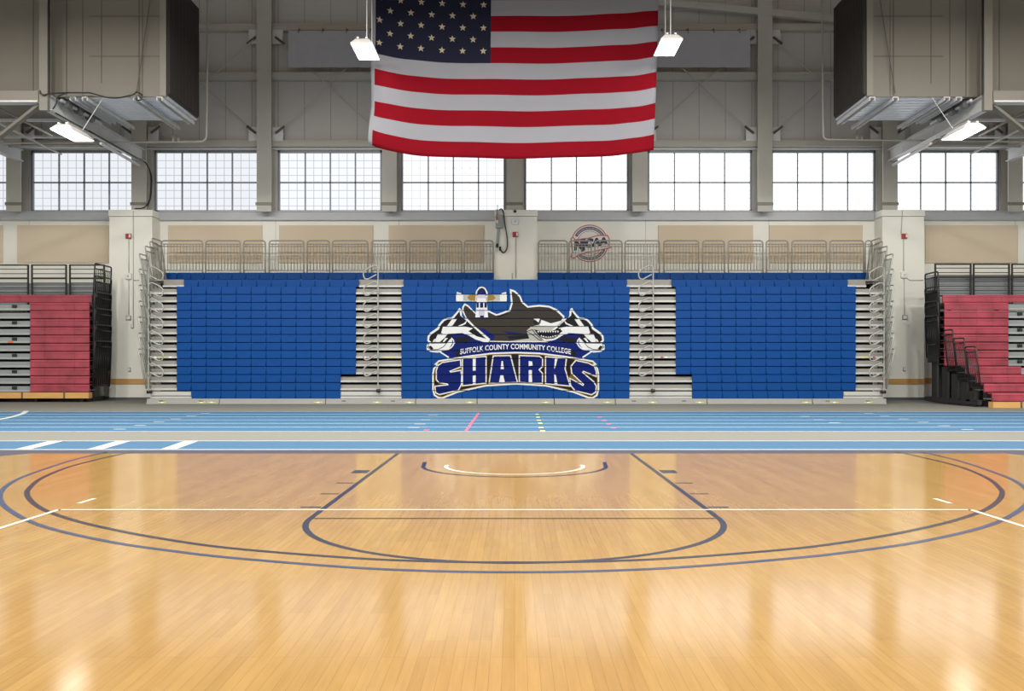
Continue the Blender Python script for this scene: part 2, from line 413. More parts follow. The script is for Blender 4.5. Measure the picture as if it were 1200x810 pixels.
for x0, x1 in ((-WX, -15.85), (-14.1, 14.3), (16.0, WX)): b.box(x0, x1, WD - 0.02, WD, 0.0, 0.1)
struct(b.build('baseboard_back', mat('base_grey2', (0.10, 0.11, 0.12, 1), 0.5)))
# acoustic panels
panels = [(-40, 3, 'tan fabric wall panel cut off by the left edge of the photo'),
          (20, 127, 'tan fabric wall panel above the left red bleachers'),
          (197, 307, 'tan fabric wall panel right of the left cream pier'),
          (327, 437, 'tan fabric wall panel second to the right of the left cream pier'),
          (455.5, 567, 'tan fabric wall panel just left of the centre pier'),
          (771.5, 882.5, 'tan fabric wall panel right of the round wall emblem'),
          (901.5, 1011, 'tan fabric wall panel just left of the right cream pier'),
          (1084.5, 1193, 'tan fabric wall panel above the right red bleachers')]
for x0, x1, lb in panels:
    d = WD - 0.05; b = MB()
    b.box(PX(x0, d), PX(x1, d), d, WD - 0.006, PZ(308.2, d), PZ(264, d))
    tag(b.build('acoustic_panel', tan, bevel=0.012), lb, 'wall panel', 'tan acoustic panels on the back wall')
# blank banners
hookm = seam
for x0, x1, lb in ((338, 446, 'blank pale grey banner hung on the wall left of the flag'), (764, 879, 'blank pale grey banner hung on the wall right of the flag')):
    d = 35.36
    t = thing('blank_banner', lb, 'banner', ((PX(x0, d) + PX(x1, d)) / 2, d, PZ(79, d)), 'blank banners high on the back wall')
    b = MB(); N = 14; z0, z1 = PZ(79, d), PZ(36, d)
    fr = []; bk = []
    for i in range(N + 1):
        xx = PX(x0, d) + (PX(x1, d) - PX(x0, d)) * i / N; o = 0.010 * math.sin(i * 1.7)
        fr.append((xx, d + o)); bk.append((xx, d + o + 0.012))
    ring = fr + bk[::-1]
    b.loft([[(p[0], p[1], z0) for p in ring], [(p[0], p[1], z1) for p in ring]])
    b.build('banner_sheet', mat('banner_vinyl', (0.40, 0.40, 0.43, 1), 0.6), t)
    for i in range(4):
        xx = PX(x0 + 12 + i * (x1 - x0 - 24) / 3, d); h = MB()
        h.tube([(xx, d - 0.01, z1 - 0.10), (xx, d - 0.02, z1 + 0.0), (xx, d + 0.03, z1 + 0.10), (xx, d + 0.34, z1 + 0.12)], 0.014, 6); h.build('hook', hookm, t)
# ================================================================== BLUE BLEACHER
D0, Z0, PT = 31.6, 0.193, 0.281
SH = 0.270
bx = lambda x, d=D0: PX(x, d)
bl = thing('telescopic_bleacher', 'wide closed blue bleacher bank with a large shark emblem across its middle', 'bleachers', (0, D0, 0))
def seat_mesh(w, h=SH):
    prof = [(-w / 2 + 0.034, 0), (-w / 2 + 0.026, 0.03), (-w / 2 + 0.013, 0.075), (-w / 2 + 0.005, 0.12), (-w / 2 + 0.001, 0.16), (-w / 2, h - 0.02), (-w / 2 + 0.012, h)]
    prof = prof + [(-x, z) for x, z in prof[::-1]]
    ty = lambda z: 0.03 * z / h
    mid = Vector((0, h / 2))
    def ins(p, k):
        return (p[0] * (1 - k / (w / 2)), mid.y + (p[1] - mid.y) * (1 - k / (h / 2)))
    l0 = [(ins(p, 0.008)[0], ty(ins(p, 0.008)[1]), ins(p, 0.008)[1]) for p in prof]
    l1 = [(p[0], ty(p[1]) + 0.010, p[1]) for p in prof]
    l2 = [(p[0], 0.048, p[1]) for p in prof]
    b = MB(); b.loft([l0, l1, l2]); return b
# seat layout: (row, x0, x1, depth, zbase)
runs = []
for k in range(14):
    l0 = 223.5 if k == 0 else 206.5
    lr = 399 if k < 3 else 417
    rl = 811 if k < 3 else 792
    rr = 989 if k == 0 else 1003.5
    runs += [(k, bx(l0), bx(lr), D0, Z0 + PT * k), (k, bx(470), bx(738), D0, Z0 + PT * k), (k, bx(rl), bx(rr), D0, Z0 + PT * k)]
D14, D15 = 32.0, 34.9
for a, c in ((215, 420.5), (472.5, 735), (787, 994)): runs.append((14, bx(a, D14), bx(c, D14), D14, Z0 + PT * 14))
for a, c in ((191, 579), (629.5, 1019)): runs.append((15, bx(a, D15), bx(c, D15), D15, 4.672))
seat_cache = {}
made = 0
rest = MB()
for k, x0, x1, d, z in runs:
    n = max(1, round((x1 - x0) / 0.523)); pw = (x1 - x0) / n; key = round(pw - 0.003, 4)
    sb = MB(); sb.box(x0 + 0.01, x1 - 0.01, d + 0.040, d + 0.052, z + 0.004, z + 0.255); sb.build('seat_shade_backing', blue, bl)  # backing added behind the seats so their notches show blue shade
    for i in range(n):
        xc = x0 + pw * (i + 0.5)
        if made < 100:
            made += 1
            if key not in seat_cache:
                o = seat_mesh(key).build('seat', blue); seat_cache[key] = o
            else:
                o = seat_cache[key].copy(); COL.objects.link(o)
            o.location = (xc, d, z); attach(o, bl)
        else:
            sm = seat_mesh(key); b0 = len(rest.v)
            rest.v += [(v[0] + xc, v[1] + d, v[2] + z) for v in sm.v]
            rest.f += [tuple(i_ + b0 for i_ in f) for f in sm.f]; rest.m += sm.m
ro = rest.build('seat', blue, bl); ro['kind'] = 'stuff'
# tiers
for k in range(15):
    d = D0 if k < 14 else D14
    z = Z0 + PT * k
    xl, xr = (bx(175.5, d), bx(1036, d)) if k < 14 else (bx(190, d), bx(1016, d))
    b = MB()
    b.box(xl, xr, d + 0.055, d + 0.14, z + 0.004, z + 0.07, 0)
    b.box(xl, xr, d + 0.13, d + 0.15, z + 0.07, z + (0.198 if k < 14 else 0.26), 1)
    b.box(xl + 0.1, xr - 0.1, d + 0.14, d + 0.85, z + 0.03, z + 0.06, 1)
    if k == 0:
        b.box(xl, xr, d + 0.06, d + 0.12, z + 0.10, z + 0.24, 0)
    if k == 6 - 1:
        stickers = [(x, d, z) for x in (181, 186, 192.5, 199, 427, 434, 453, 459, 751, 757, 776, 781, 1011, 1017, 1025)]
    to = b.build('tier', [alu, alu_d], bl)
    if k == 5:
        for x, d_, z_ in stickers:
            q = MB(); q.box(bx(x) - 0.045, bx(x) + 0.045, d_ + 0.050, d_ + 0.0555, z_ + 0.015, z_ + 0.06)
            q.build('caution_label', {0: yellow, 1: whiteb, 2: redp}[int(x) % 3], to)
b = MB()
b.box(bx(178), bx(1033), D0 + 0.86, D0 + 0.90, 0.05, 4.05)  # dark sheet added so the gaps between tiers read as deep shade
for x in (178, 300, 408, 475, 603, 732, 800, 900, 1033): b.box(bx(x) - 0.05, bx(x) + 0.05, D0 + 0.9, D0 + 3.4, 0.0, 4.3)
b.build('frame_with_dark_back', dark, bl)
b = MB(); zw = Z0 + PT * 15
b.box(bx(188, 33), bx(1019, 33), 32.16, 35.12, zw - 0.05, zw); b.box(bx(191, D15), bx(579, D15), D15 + 0.05, 35.12, zw, 4.70); b.box(bx(629.5, D15), bx(1019, D15), D15 + 0.05, 35.12, zw, 4.70)
b.build('walkway', alu_d, bl)
# base kick boards
kx = [172, 257.5, 382, 487.5, 559.5, 650, 721.5, 829, 952.5, 1039.5]
stick = {0: (190, 236, 248), 1: (373,), 2: (442, 480), 3: (551,), 4: (640,), 5: (712,), 6: (765, 820), 7: (945,), 8: (978, 1018)}
for i in range(9):
    x0, x1 = bx(kx[i], 31.35), bx(kx[i + 1], 31.35) - 0.025; b = MB()
    b.box(x0, x1, 31.35, 31.62, 0.035, 0.165); b.box(x0, x1, 31.31, 31.5, 0.005, 0.05); b.box(x0, x1, 31.37, 31.64, 0.165, 0.188)
    stk = []
    for sx in stick.get(i, ()):
        X = bx(sx, 31.3); q = MB(); stk.append(q)
        q.box(X - 0.15, X - 0.05, 31.300, 31.311, 0.045, 0.085, 0); q.box(X - 0.05, X + 0.04, 31.300, 31.311, 0.045, 0.085, 1); q.box(X + 0.04, X + 0.14, 31.300, 31.311, 0.045, 0.085, 0)
    if i in (0, 2, 6, 8):
        for fr in (0.2, 0.75): 
            X = x0 + (x1 - x0) * fr; b.box(X - 0.07, X + 0.07, 31.343, 31.352, 0.10, 0.125, 3)
    kb = b.build('kick_board', [mat('kick_metal', (0.34, 0.345, 0.33, 1), 0.4, metal=0.3), yellow, whiteb, dark], bl)
    for q in stk: q.build('caution_label', [yellow, whiteb], kb)
# handrails with loops
def handrail(X, ztop, s, d, foot=False):
    rel = [(0, -1.0), (0, -0.7), (0, -0.40), (0, -0.14), (-0.02, -0.05), (-0.08, -0.005), (-0.17, -0.01), (-0.40, -0.13), (-0.49, -0.22), (-0.51, -0.33), (-0.46, -0.45), (-0.36, -0.47), (-0.22, -0.40), (-0.05, -0.31)]
    b = MB(); b.tube(smooth_path([(X + s * px, d, ztop + pz) for px, pz in rel], 4), 0.024, 8)
    b.box(X - 0.03, X + 0.03, d, d + 0.14, ztop - 0.9, ztop - 0.86)
    if foot: b.box(X - 0.055, X + 0.055, d - 0.04, d + 0.2, ztop - 1.05, ztop - 0.94, 1)
    return b.build('aisle_handrail', [railm, rubber], bl, smooth=True)
for px, s, zt in ((443, 1, 4.83), (765.5, 1, 4.83), (174, -1, 4.79), (1036, 1, 4.79)):
    for i in range(7):
        dz = 0.562 * i
        handrail(PX(px, 31.45), zt - dz, s, 31.45, i == 6)
# side rails
def side_rail(parent, xt, xb, d0, d1, z0, z1, m, n=6, r=0.018, name='side_rail', shift=0.0):
    b = MB()
    L = lambda t, d: (xb + (xt - xb) * t, d + shift * (1 - t), z0 + (z1 - z0) * t)
    rad = 0.08; tt = 1 - rad / (z1 - z0)
    fr = [L(0, d0), L(tt, d0), L(1 - (1 - tt) * 0.3, d0 + rad * 0.3), L(1, d0 + rad), L(1, d1 - rad), L(1 - (1 - tt) * 0.3, d1 - rad * 0.3), L(tt, d1), L(0, d1)]
    b.tube(fr, r * 1.35, 8)
    b.tube([L(0.04, d0), L(0.04, d1)], r, 6); b.tube([L(0.88, d0), L(0.88, d1)], r, 6)
    for i in range(1, n): b.tube([L(0.04, d0 + (d1 - d0) * i / n), L(0.88, d0 + (d1 - d0) * i / n)], r * 0.75, 6)
    return b.build(name, m, parent, smooth=True)
for s in (-1, 1):
    c = 0 if s < 0 else 0.12
    for i in range(7):
        z = Z0 + PT * (1 + 2 * i)
        side_rail(bl, s * (13.16 + c), s * (12.86 + c), 31.5 + 0.02 * i, 32.3, z + 0.05, min(z + 1.45, 5.27), railm, 7)
    side_rail(bl, s * (13.26 + c), s * (13.12 + c), 32.38, 33.15, 4.2, 5.64, railb, 7)
    side_rail(bl, s * (13.44 + c), s * (13.24 + c), 33.22, 33.95, 4.3, 5.92, railb, 7)
    side_rail(bl, s * (13.68 + c), s * (13.45 + c), 34.02, 34.9, 4.45, 6.16, railb, 7)
# back guard rails
GD = 35.06
def guard(x0, x1):
    X0, X1 = PX(x0, GD), PX(x1, GD); zt, zb = PZ(282.2, GD), PZ(317, GD); r = 0.10; b = MB()
    fr = [(X0, GD, zw), (X0, GD, zt - r), (X0 + r * 0.3, GD, zt - r * 0.3), (X0 + r, GD, zt), (X1 - r, GD, zt), (X1 - r * 0.3, GD, zt - r * 0.3), (X1, GD, zt - r), (X1, GD, zw)]
    b.tube(fr, 0.030, 8)
    for z in (zt - 0.13, zt - 0.22, zb): b.tube([(X0, GD, z), (X1, GD, z)], 0.018, 6)
    n = max(2, round((X1 - X0) / 0.125))
    for i in range(1, n):
        xx = X0 + (X1 - X0) * i / n; b.tube([(xx, GD, zb), (xx, GD, zt - 0.13)], 0.013, 6)
    b.build('guard_rail', railb, bl, smooth=True)
for x0, x1 in ((189, 237.5), (241, 281.5), (285.5, 311), (315.5, 356), (360, 386), (389.5, 431), (435.5, 476), (480, 512), (515, 541), (544, 578),
               (631, 665), (667, 693), (697, 729), (732.5, 773), (778, 819), (823.5, 849), (853.5, 894), (898, 923.5), (928, 968.5), (972.5, 1012), (1014, 1022)):
    guard(x0, x1)
# ------------------------------------------------------------------ emblem printed on the seat fronts
def offset(poly, d):
    n = len(poly); A = sum(poly[i][0] * poly[(i + 1) % n][1] - poly[(i + 1) % n][0] * poly[i][1] for i in range(n)); sg = 1 if A > 0 else -1
    out = []
    for i in range(n):
        p0, p1, p2 = Vector(poly[i - 1]), Vector(poly[i]), Vector(poly[(i + 1) % n])
        e1 = (p1 - p0).normalized(); e2 = (p2 - p1).normalized()
        n1 = Vector((e1.y, -e1.x)) * sg; n2 = Vector((e2.y, -e2.x)) * sg
        m = (n1 + n2)
        if m.length < 1e-3: m = n1.copy()
        m.normalize(); k = min(1.8, 1 / max(0.4, m.dot(n1)))
        out.append(tuple(p1 + m * d * k))
    return out
def clipz(poly, z, keep_above):
    out = []; n = len(poly)
    for i in range(n):
        a, c = poly[i], poly[(i + 1) % n]
        ia = (a[1] >= z) == keep_above; ic = (c[1] >= z) == keep_above
        if ia: out.append(a)
        if ia != ic:
            t = (z - a[1]) / (c[1] - a[1]); out.append((a[0] + (c[0] - a[0]) * t, z))
    return out
def uv2w(u, v):
    return (PX(490 + u / 5.217, D0), PZ(325 + v / 5.217, D0))
layer_n = [0]
def tris_of(poly):
    v = [Vector((p[0], p[1], 0)) for p in poly]
    return [[poly[i] for i in t] for t in tessellate_polygon([v])]
def print_tris(mb, tris, mi, lay):
    for t in tris:
        w = [uv2w(*p) for p in t]
        zs = [p[1] for p in w]
        for k in range(14):
            za, zb = Z0 + PT * k + 0.006, Z0 + PT * k + SH - 0.007
            if max(zs) < za or min(zs) > zb: continue
            q = clipz(clipz(w, za, True), zb, False) if True else w
            if len(q) < 3: continue
            pts = [(p[0], D0 + 0.03 * (p[1] - Z0 - PT * k) / SH - 0.0014 - 0.0006 * lay, p[1]) for p in q]
            ar = 0.5 * abs(sum(pts[i][0] * pts[(i + 1) % len(pts)][2] - pts[(i + 1) % len(pts)][0] * pts[i][2] for i in range(len(pts))))
            if ar > 1e-6: mb.face(pts, mi)
def poly_print(mb, poly, mi, lay): print_tris(mb, tris_of(poly), mi, lay)
E_W = mat('print_white', (0.52, 0.535, 0.54, 1), 0.5, spec=0.1); E_K = mat('print_black', (0.006, 0.005, 0.007, 1), 0.5, spec=0.1)
E_D = mat('print_charcoal', (0.026, 0.021, 0.017, 1), 0.5, spec=0.1); E_N = mat('print_navy', (0.0, 0.006, 0.092, 1), 0.5, spec=0.1)
E_G = mat('print_grey', (0.30, 0.295, 0.27, 1), 0.5, spec=0.1); E_O = mat('print_gold', (0.20, 0.125, 0.03, 1), 0.5, spec=0.1); E_L = mat('print_lavender', (0.38, 0.35, 0.46, 1), 0.5, spec=0.1)
EM = [E_W, E_K, E_D, E_N, E_G, E_O, E_L, blue]
W_, K_, D_, N_, G_, O_, L_ = range(7)
def emblem(name, items):
    mb = MB()
    for lay, mi, polys in items:
        for p in polys: poly_print(mb, p, mi, lay)
    return mb.build(name, EM, bl, fix=False)
mir = lambda ps: [(1192 - u, v) for u, v in ps][::-1]
# shark
sh_o = [(268, 205), (270, 178), (284, 160), (305, 170), (345, 210), (358, 225), (425, 200), (480, 226), (556, 198), (568, 160), (560, 70), (590, 80), (625, 112), (640, 148), (672, 176), (740, 168), (800, 174), (850, 196), (895, 238), (892, 265), (880, 300), (882, 350), (857, 388), (800, 401), (560, 397), (440, 394), (300, 264), (288, 245)]
sh_d = [(277, 205), (279, 182), (287, 171), (302, 179), (345, 219), (362, 236), (425, 211), (480, 237), (565, 206), (578, 160), (571, 86), (588, 92), (618, 120), (632, 155), (668, 186), (740, 179), (800, 185), (845, 206), (886, 246), (872, 268), (820, 285), (760, 262), (740, 290), (690, 302), (665, 325), (680, 375), (560, 391), (440, 389), (380, 340), (300, 258)]
jaw = [(663, 328), (690, 304), (740, 291), (880, 300), (877, 350), (852, 385), (800, 395), (720, 390), (560, 392), (680, 376)]
snout = [(752, 260), (775, 276), (805, 284), (850, 272), (887, 262), (872, 299), (745, 297)]
mouth = [(708, 318), (740, 327), (800, 330), (874, 312), (868, 342), (854, 362), (830, 375), (785, 380), (742, 362)]
teeth = [[(728 + 15 * i, 327 + (2 if i < 6 else -1)), (741 + 15 * i, 328), (735 + 15 * i, 340)] for i in range(9)]
teeth += [[(748 + 14 * i, 359 + 9 * math.sin(math.pi * i / 6)), (760 + 14 * i, 361 + 9 * math.sin(math.pi * (i + 1) / 7)), (754 + 14 * i, 352 + 9 * math.sin(math.pi * i / 6))] for i in range(7)]
lip = [(660, 330), (700, 318), (720, 345), (745, 368), (790, 384), (835, 380), (850, 386), (790, 395), (735, 383), (700, 355)]
emblem('shark_print', [(0, W_, [sh_o]), (1, D_, [sh_d]), (2, N_, [[(345, 318), (400, 312), (470, 360), (455, 389), (420, 386)], [(250 + 270, 330), (660, 345), (560, 352)]]),
       (2, G_, [jaw]), (3, W_, [snout, [(706, 254), (745, 252), (737, 276), (722, 266)]]), (3, K_, [lip]), (4, G_, [offset(lip, -5)]), (5, K_, [mouth, [(700, 268), (722, 264), (735, 278), (715, 288)]]), (6, W_, teeth),
       (2, E_K and K_, [[(540, 360), (670, 352), (680, 372), (560, 380)], [(470, 236), (560, 220), (500, 245)]])])
# dolphins
do_o = [(252, 186), (266, 200), (268, 235), (275, 248), (300, 252), (345, 298), (440, 378), (430, 398), (330, 402), (222, 405), (214, 422), (195, 442), (150, 449), (120, 461), (75, 456), (52, 442), (52, 415), (68, 403), (56, 388), (58, 360), (75, 338), (118, 308), (126, 288), (150, 260), (175, 248), (205, 246), (235, 213)]
do_k = [(253, 207), (258, 235), (290, 260), (340, 307), (425, 384), (330, 394), (216, 396), (190, 372), (165, 372), (150, 396), (80, 396), (67, 385), (70, 362), (85, 347), (127, 318), (139, 290), (160, 267), (180, 257), (215, 255), (241, 222)]
do_w = [[(152, 301), (270, 299), (335, 311), (308, 330), (330, 345), (360, 362), (432, 380), (420, 390), (360, 386), (310, 356), (270, 341), (180, 346), (150, 346), (140, 340)],
        [(206, 257), (236, 256), (214, 290), (204, 299), (176, 299)], [(302, 259), (290, 286), (262, 298), (243, 298), (282, 280)],
        [(120, 347), (182, 346), (160, 372), (132, 396), (96, 396), (110, 370)], [(88, 395), (100, 375), (110, 396)]]
do_j = [(70, 404), (130, 402), (172, 402), (152, 425), (120, 440), (80, 441), (59, 428)]
do_m = [(64, 398), (160, 396), (186, 368), (202, 372), (172, 404), (78, 406)]
do_r = [(205, 368), (220, 385), (221, 405), (210, 426), (190, 440), (160, 447), (188, 426), (203, 402), (196, 382)]
do_b = [(207, 380), (214, 390), (214, 404), (205, 421), (186, 433), (196, 424), (208, 404)]
do_n = [(205, 354), (280, 346), (330, 374), (400, 396), (598, 402), (598, 470), (450, 464), (300, 486), (188, 490), (138, 458), (180, 448), (214, 426), (226, 402), (213, 372)]
edge = [(120, 452), (136, 453), (190, 487), (184, 494)]
tick = [[(232 + 26 * i, 372 + 6 * i), (240 + 26 * i, 372 + 6 * i), (228 + 26 * i, 392 + 4 * i)] for i in range(3)]
for f in (lambda q: q, mir):
    emblem('dolphin_print', [(3, W_, [f(do_o)]), (4, K_, [f(do_k)]), (5, W_, [f(q) for q in do_w]), (6, N_, [f(do_n)]), (7, W_, [f(do_r), f(edge)]), (8, K_, [f(offset(do_j, 4))]), (9, W_, [f(do_j)]), (8, 7, [f(do_b)]), (10, K_, [f(do_m), f([(60, 425), (78, 418), (95, 438), (80, 442)])]),
             (7, K_, [f([(225, 372), (300, 362), (330, 384), (300, 396), (226, 398)]), f([(226, 455), (260, 450), (262, 482), (232, 488)])])])
# lighthouse
lh_o = [(350, 245), (357, 150), (350, 112), (354, 84), (368, 64), (388, 55), (410, 65), (424, 90), (427, 112), (420, 150), (428, 245)]
emblem('lighthouse_print', [(4, W_, [lh_o, [(232, 103), (542, 103), (542, 147), (232, 147)], [(236, 90), (264, 97), (264, 103), (236, 103)], [(538, 90), (510, 97), (510, 103), (538, 103)]]),
       (5, K_, [[(358, 112), (362, 86), (374, 70), (390, 63), (406, 73), (416, 94), (418, 112)], [(357, 152), (420, 152), (420, 186), (357, 186)]]),
       (6, N_, [[(366, 108), (370, 90), (380, 76), (392, 73), (402, 85), (410, 108)], [(363, 152), (414, 152), (414, 186), (363, 186)]]),
       (5, G_, [[(275, 106), (330, 104), (330, 146), (275, 144)], [(446, 104), (500, 106), (500, 144), (446, 146)]]),
       (6, O_, [[(312, 108), (350, 104), (350, 146), (318, 142), (300, 126)], [(424, 104), (460, 108), (474, 126), (456, 142), (424, 146)]]),
       (7, L_, [[(364, 104), (411, 104), (413, 147), (361, 147)], [(371, 196), (405, 196), (407, 232), (369, 232)]]),
       (8, W_, [[(371, 155), (378, 155), (378, 186), (371, 186)], [(398, 155), (405, 155), (405, 186), (398, 186)], [(360, 128), (415, 128), (415, 147), (360, 147)]]),
       (8, N_, [[(378, 234), (402, 234), (402, 246), (378, 246)]])])
# lettering
def font_tris(txt, off=0.0, space=1.0):
    cu = bpy.data.curves.new('t', 'FONT'); cu.body = txt; cu.offset = off; cu.space_character = space; cu.resolution_u = 3
    ob = bpy.data.objects.new('t', cu); COL.objects.link(ob); bpy.context.view_layer.update()
    dg = bpy.context.evaluated_depsgraph_get(); me = ob.evaluated_get(dg).to_mesh(); me.calc_loop_triangles()
    tr = [[(me.vertices[i].co.x, me.vertices[i].co.y) for i in t.vertices] for t in me.loop_triangles]
    ob.evaluated_get(dg).to_mesh_clear(); bpy.data.objects.remove(ob); bpy.data.curves.remove(cu)
    xs = [p[0] for t in tr for p in t]; ys = [p[1] for t in tr for p in t]
    x0, x1, y0, y1 = min(xs), max(xs), min(ys), max(ys)
    return [[((p[0] - x0) / (x1 - x0), (p[1] - y0) / (y1 - y0)) for p in t] for t in tr]
mb = MB(); tr = font_tris('SUFFOLK COUNTY COMMUNITY COLLEGE', 0.022, 1.05)
def warp(p):
    u = 256 + 678 * p[0]; base = 440 + ((u - 597) / 335) ** 2 * 32; return (u, base - 33 * p[1])
print_tris(mb, [[warp(p) for p in t] for t in tr], 0, 10)
mb.build('banner_lettering', EM, bl, fix=False)
band = [(86, 590), (92, 556), (115, 536), (98, 534), (125, 508), (180, 499), (300, 480), (450, 461), (597, 456), (742, 461), (892, 480), (1012, 499), (1070, 510), (1094, 534), (1080, 536), (1100, 556), (1107, 590), (1107, 690), (1097, 724), (1070, 743), (1040, 741), (950, 707), (780, 668), (597, 656), (412, 668), (245, 705), (150, 743), (122, 741), (96, 724), (86, 690)]
S1 = [(150, 524), (256, 508), (258, 546), (190, 573), (197, 583), (258, 573), (263, 600), (261, 655), (244, 688), (130, 714), (110, 704), (106, 670), (186, 660), (182, 650), (128, 641), (114, 624), (114, 570), (124, 542)]
S2 = [(965, 512), (1040, 528), (1075, 546), (1086, 576), (1086, 602), (1010, 571), (1001, 582), (1070, 640), (1086, 666), (1083, 700), (1060, 715), (960, 690), (936, 660), (930, 622), (1008, 665), (1016, 655), (942, 586), (938, 545)]
Hh = [(274, 500), (412, 487), (412, 645), (274, 660)]
Aa = [(462, 484), (562, 482), (603, 640), (438, 643)]
Rr = [(622, 482), (740, 486), (757, 500), (757, 545), (735, 565), (757, 590), (757, 645), (622, 640)]
Kk = [(782, 489), (903, 500), (895, 560), (925, 662), (782, 648)]
letters = [S1, Hh, Aa, Rr, Kk, S2]
slots = [[(334, 495), (352, 493), (352, 570), (334, 572)], [(334, 602), (352, 600), (352, 651), (334, 653)], [(510, 512), (518, 512), (524, 562), (504, 562)], [(503, 600), (520, 600), (530, 642), (495, 642)],
         [(676, 513), (697, 515), (700, 540), (676, 542)], [(676, 568), (695, 568), (697, 642), (676, 642)], [(836, 494), (853, 496), (840, 548), (832, 560)], [(832, 590), (842, 600), (852, 654), (834, 652)]]
emblem('team_lettering', [(9, W_, [band]), (10, O_, [offset(band, -9)]), (11, K_, [offset(band, -13)]), (12, O_, [offset(l, 9) for l in letters]), (13, W_, [offset(l, 6) for l in letters]), (14, N_, letters), (15, W_, slots),
       (15, O_, [offset(s, -5) for s in slots if abs(s[0][0] - s[1][0]) > 15][:0] or [[(0, 0), (0.1, 0), (0, 0.1)]])])

# ================================================================== RED BLEACHERS
def red_bleacher(label, s, rows, z0, pt, xa, xb, xe, side, gd, top_in):
    """xa outer(visible) edge, xb end of red run / start of aisle, xe far end; rows = depths bottom-up"""
    t = thing('telescopic_bleacher', label, 'bleachers', ((xa + xe) / 2, rows[0], 0))
    n = len(rows)
    for k, d in enumerate(rows):
        z = z0 + pt * k
        full = (k == n - 1) or (s > 0 and k < 3)
        b = MB(); xr = xe if full else (xb if not (s > 0 and k == 3) else PX(1197, d))
        xl = xa - (0.12 * s * -1 if k == n - 1 else 0) * 0
        L = abs(xr - xl); m = max(1, round(L / 0.52)); sg = 1 if xr > xl else -1
        for i in range(m):
            x0 = xl + sg * L * i / m; x1 = xl + sg * (L * (i + 1) / m - 0.005)
            lo, hi = min(x0, x1), max(x0, x1)
            loops = []
            for xx in (lo, hi):
                loops.append([(xx, d + 0.06, z + 0.004), (xx, d + 0.012, z + 0.006), (xx, d, z + 0.03), (xx, d + 0.012, z + pt * 0.66), (xx, d + 0.004, z + pt * 0.72), (xx, d + 0.02, z + pt - 0.02), (xx, d + 0.05, z + pt - 0.008), (xx, d + 0.3, z + pt - 0.008), (xx, d + 0.3, z + pt - 0.05), (xx, d + 0.06, z + pt - 0.06)])
            b.loft(loops)
        b.build('seat_row', red_pl, t)
    for k, d in enumerate(rows[:-1]):
        z = z0 + pt * k; b = MB(); x0, x1 = (min(xa, xe), max(xa, xe))
        ins = 0.12
        b.box(x0 + ins, x1 - ins, d + 0.31, d + 0.80, z + 0.05, z + 0.08, 1)
        if not (s > 0 and k < 3):
            a0, a1 = min(xb, xe), max(xb, xe)
            if s > 0 and k == 3: a0 = PX(1197.5, d)
            b.box(a0, a1, d + 0.06, d + 0.3, z + 0.01, z + 0.08, 0); b.box(a0, a1, d + 0.14, d + 0.3, z + 0.08, z + 0.22, 1)
            if k % 2 == 0:
                X = a1 - 0.62 if s < 0 else a0 + 0.45
                b.box(X - 0.07, X + 0.07, d + 0.05, d + 0.15, z + 0.10, z + 0.21, 2)
            if s < 0 and k == 6: b.box(PX(8, d), PX(14, d), d + 0.05, d + 0.062, z + 0.015, z + 0.075, 3)
        b.build('tier', [mat('red_tier_nose', (0.36, 0.38, 0.38, 1), 0.4, metal=0.3), bl_grey, black, orange], t)
    # kick board
    d = rows[0]; b = MB(); L0, L1 = min(xa, xe), max(xa, xe)
    i = L0
    b.box(L0, L1, d - 0.04, d + 0.25, z0 - 0.225, z0 - 0.01)
    for q in range(6):
        X = xa + (0.9 + q * 1.55) * (1 if xe > xa else -1); b.box(X - 0.03, X + 0.03, d - 0.05, d - 0.03, z0 - 0.22, z0 + 0.02, 1)
    b.build('kick_board', [honey, seam], t)
    b = MB(); ins = 0.25 if s < 0 else 0.1
    b.box(L0 + ins, L1 - ins, rows[-2] + 0.85, rows[-2] + 0.9, 0.04, z0 + pt * (n - 2))
    for q in range(5):
        X = xa + (0.35 + q * 1.7) * (1 if xe > xa else -1)
        b.box(X - 0.05, X + 0.05, d + 0.15, rows[-2] + 1.9, 0.0, 0.16)
        for k in range(0, n - 1):
            dk = rows[k]; b.box(X - 0.045, X + 0.045, dk + 0.34, dk + 0.44, 0.1, z0 + pt * k + 0.06)
    b.build('frame_with_dark_back', dark, t)
    for q in range(3):
        X = xa + (0.25 + q * 1.9) * (1 if xe > xa else -1); b = MB()
        b.lathe((X, d + 0.32, 0.07), [(0.02, -0.04), (0.07, -0.035), (0.07, 0.035), (0.02, 0.04)], 'y', 14); b.build('caster', rubber, t)
    return t
zr, pr = 0.36, 0.301
lrows = [33.2] * 11 + [33.4]
RL = red_bleacher('closed red bleachers with a wooden kick board left of the left cream pier', -1, lrows, zr, pr, PX(104.5, 33.2), PX(35, 33.2), -22.6, None, 35.4, None)
rrows = [28.8, 29.3, 29.8, 30.5] + [32.0] * 8 + [32.15]
RR = red_bleacher('red bleachers with the bottom rows pulled out right of the right cream pier', 1, rrows, 0.195, 0.283, 15.26, PX(1182, 32), 22.6, None, 33.9, None)
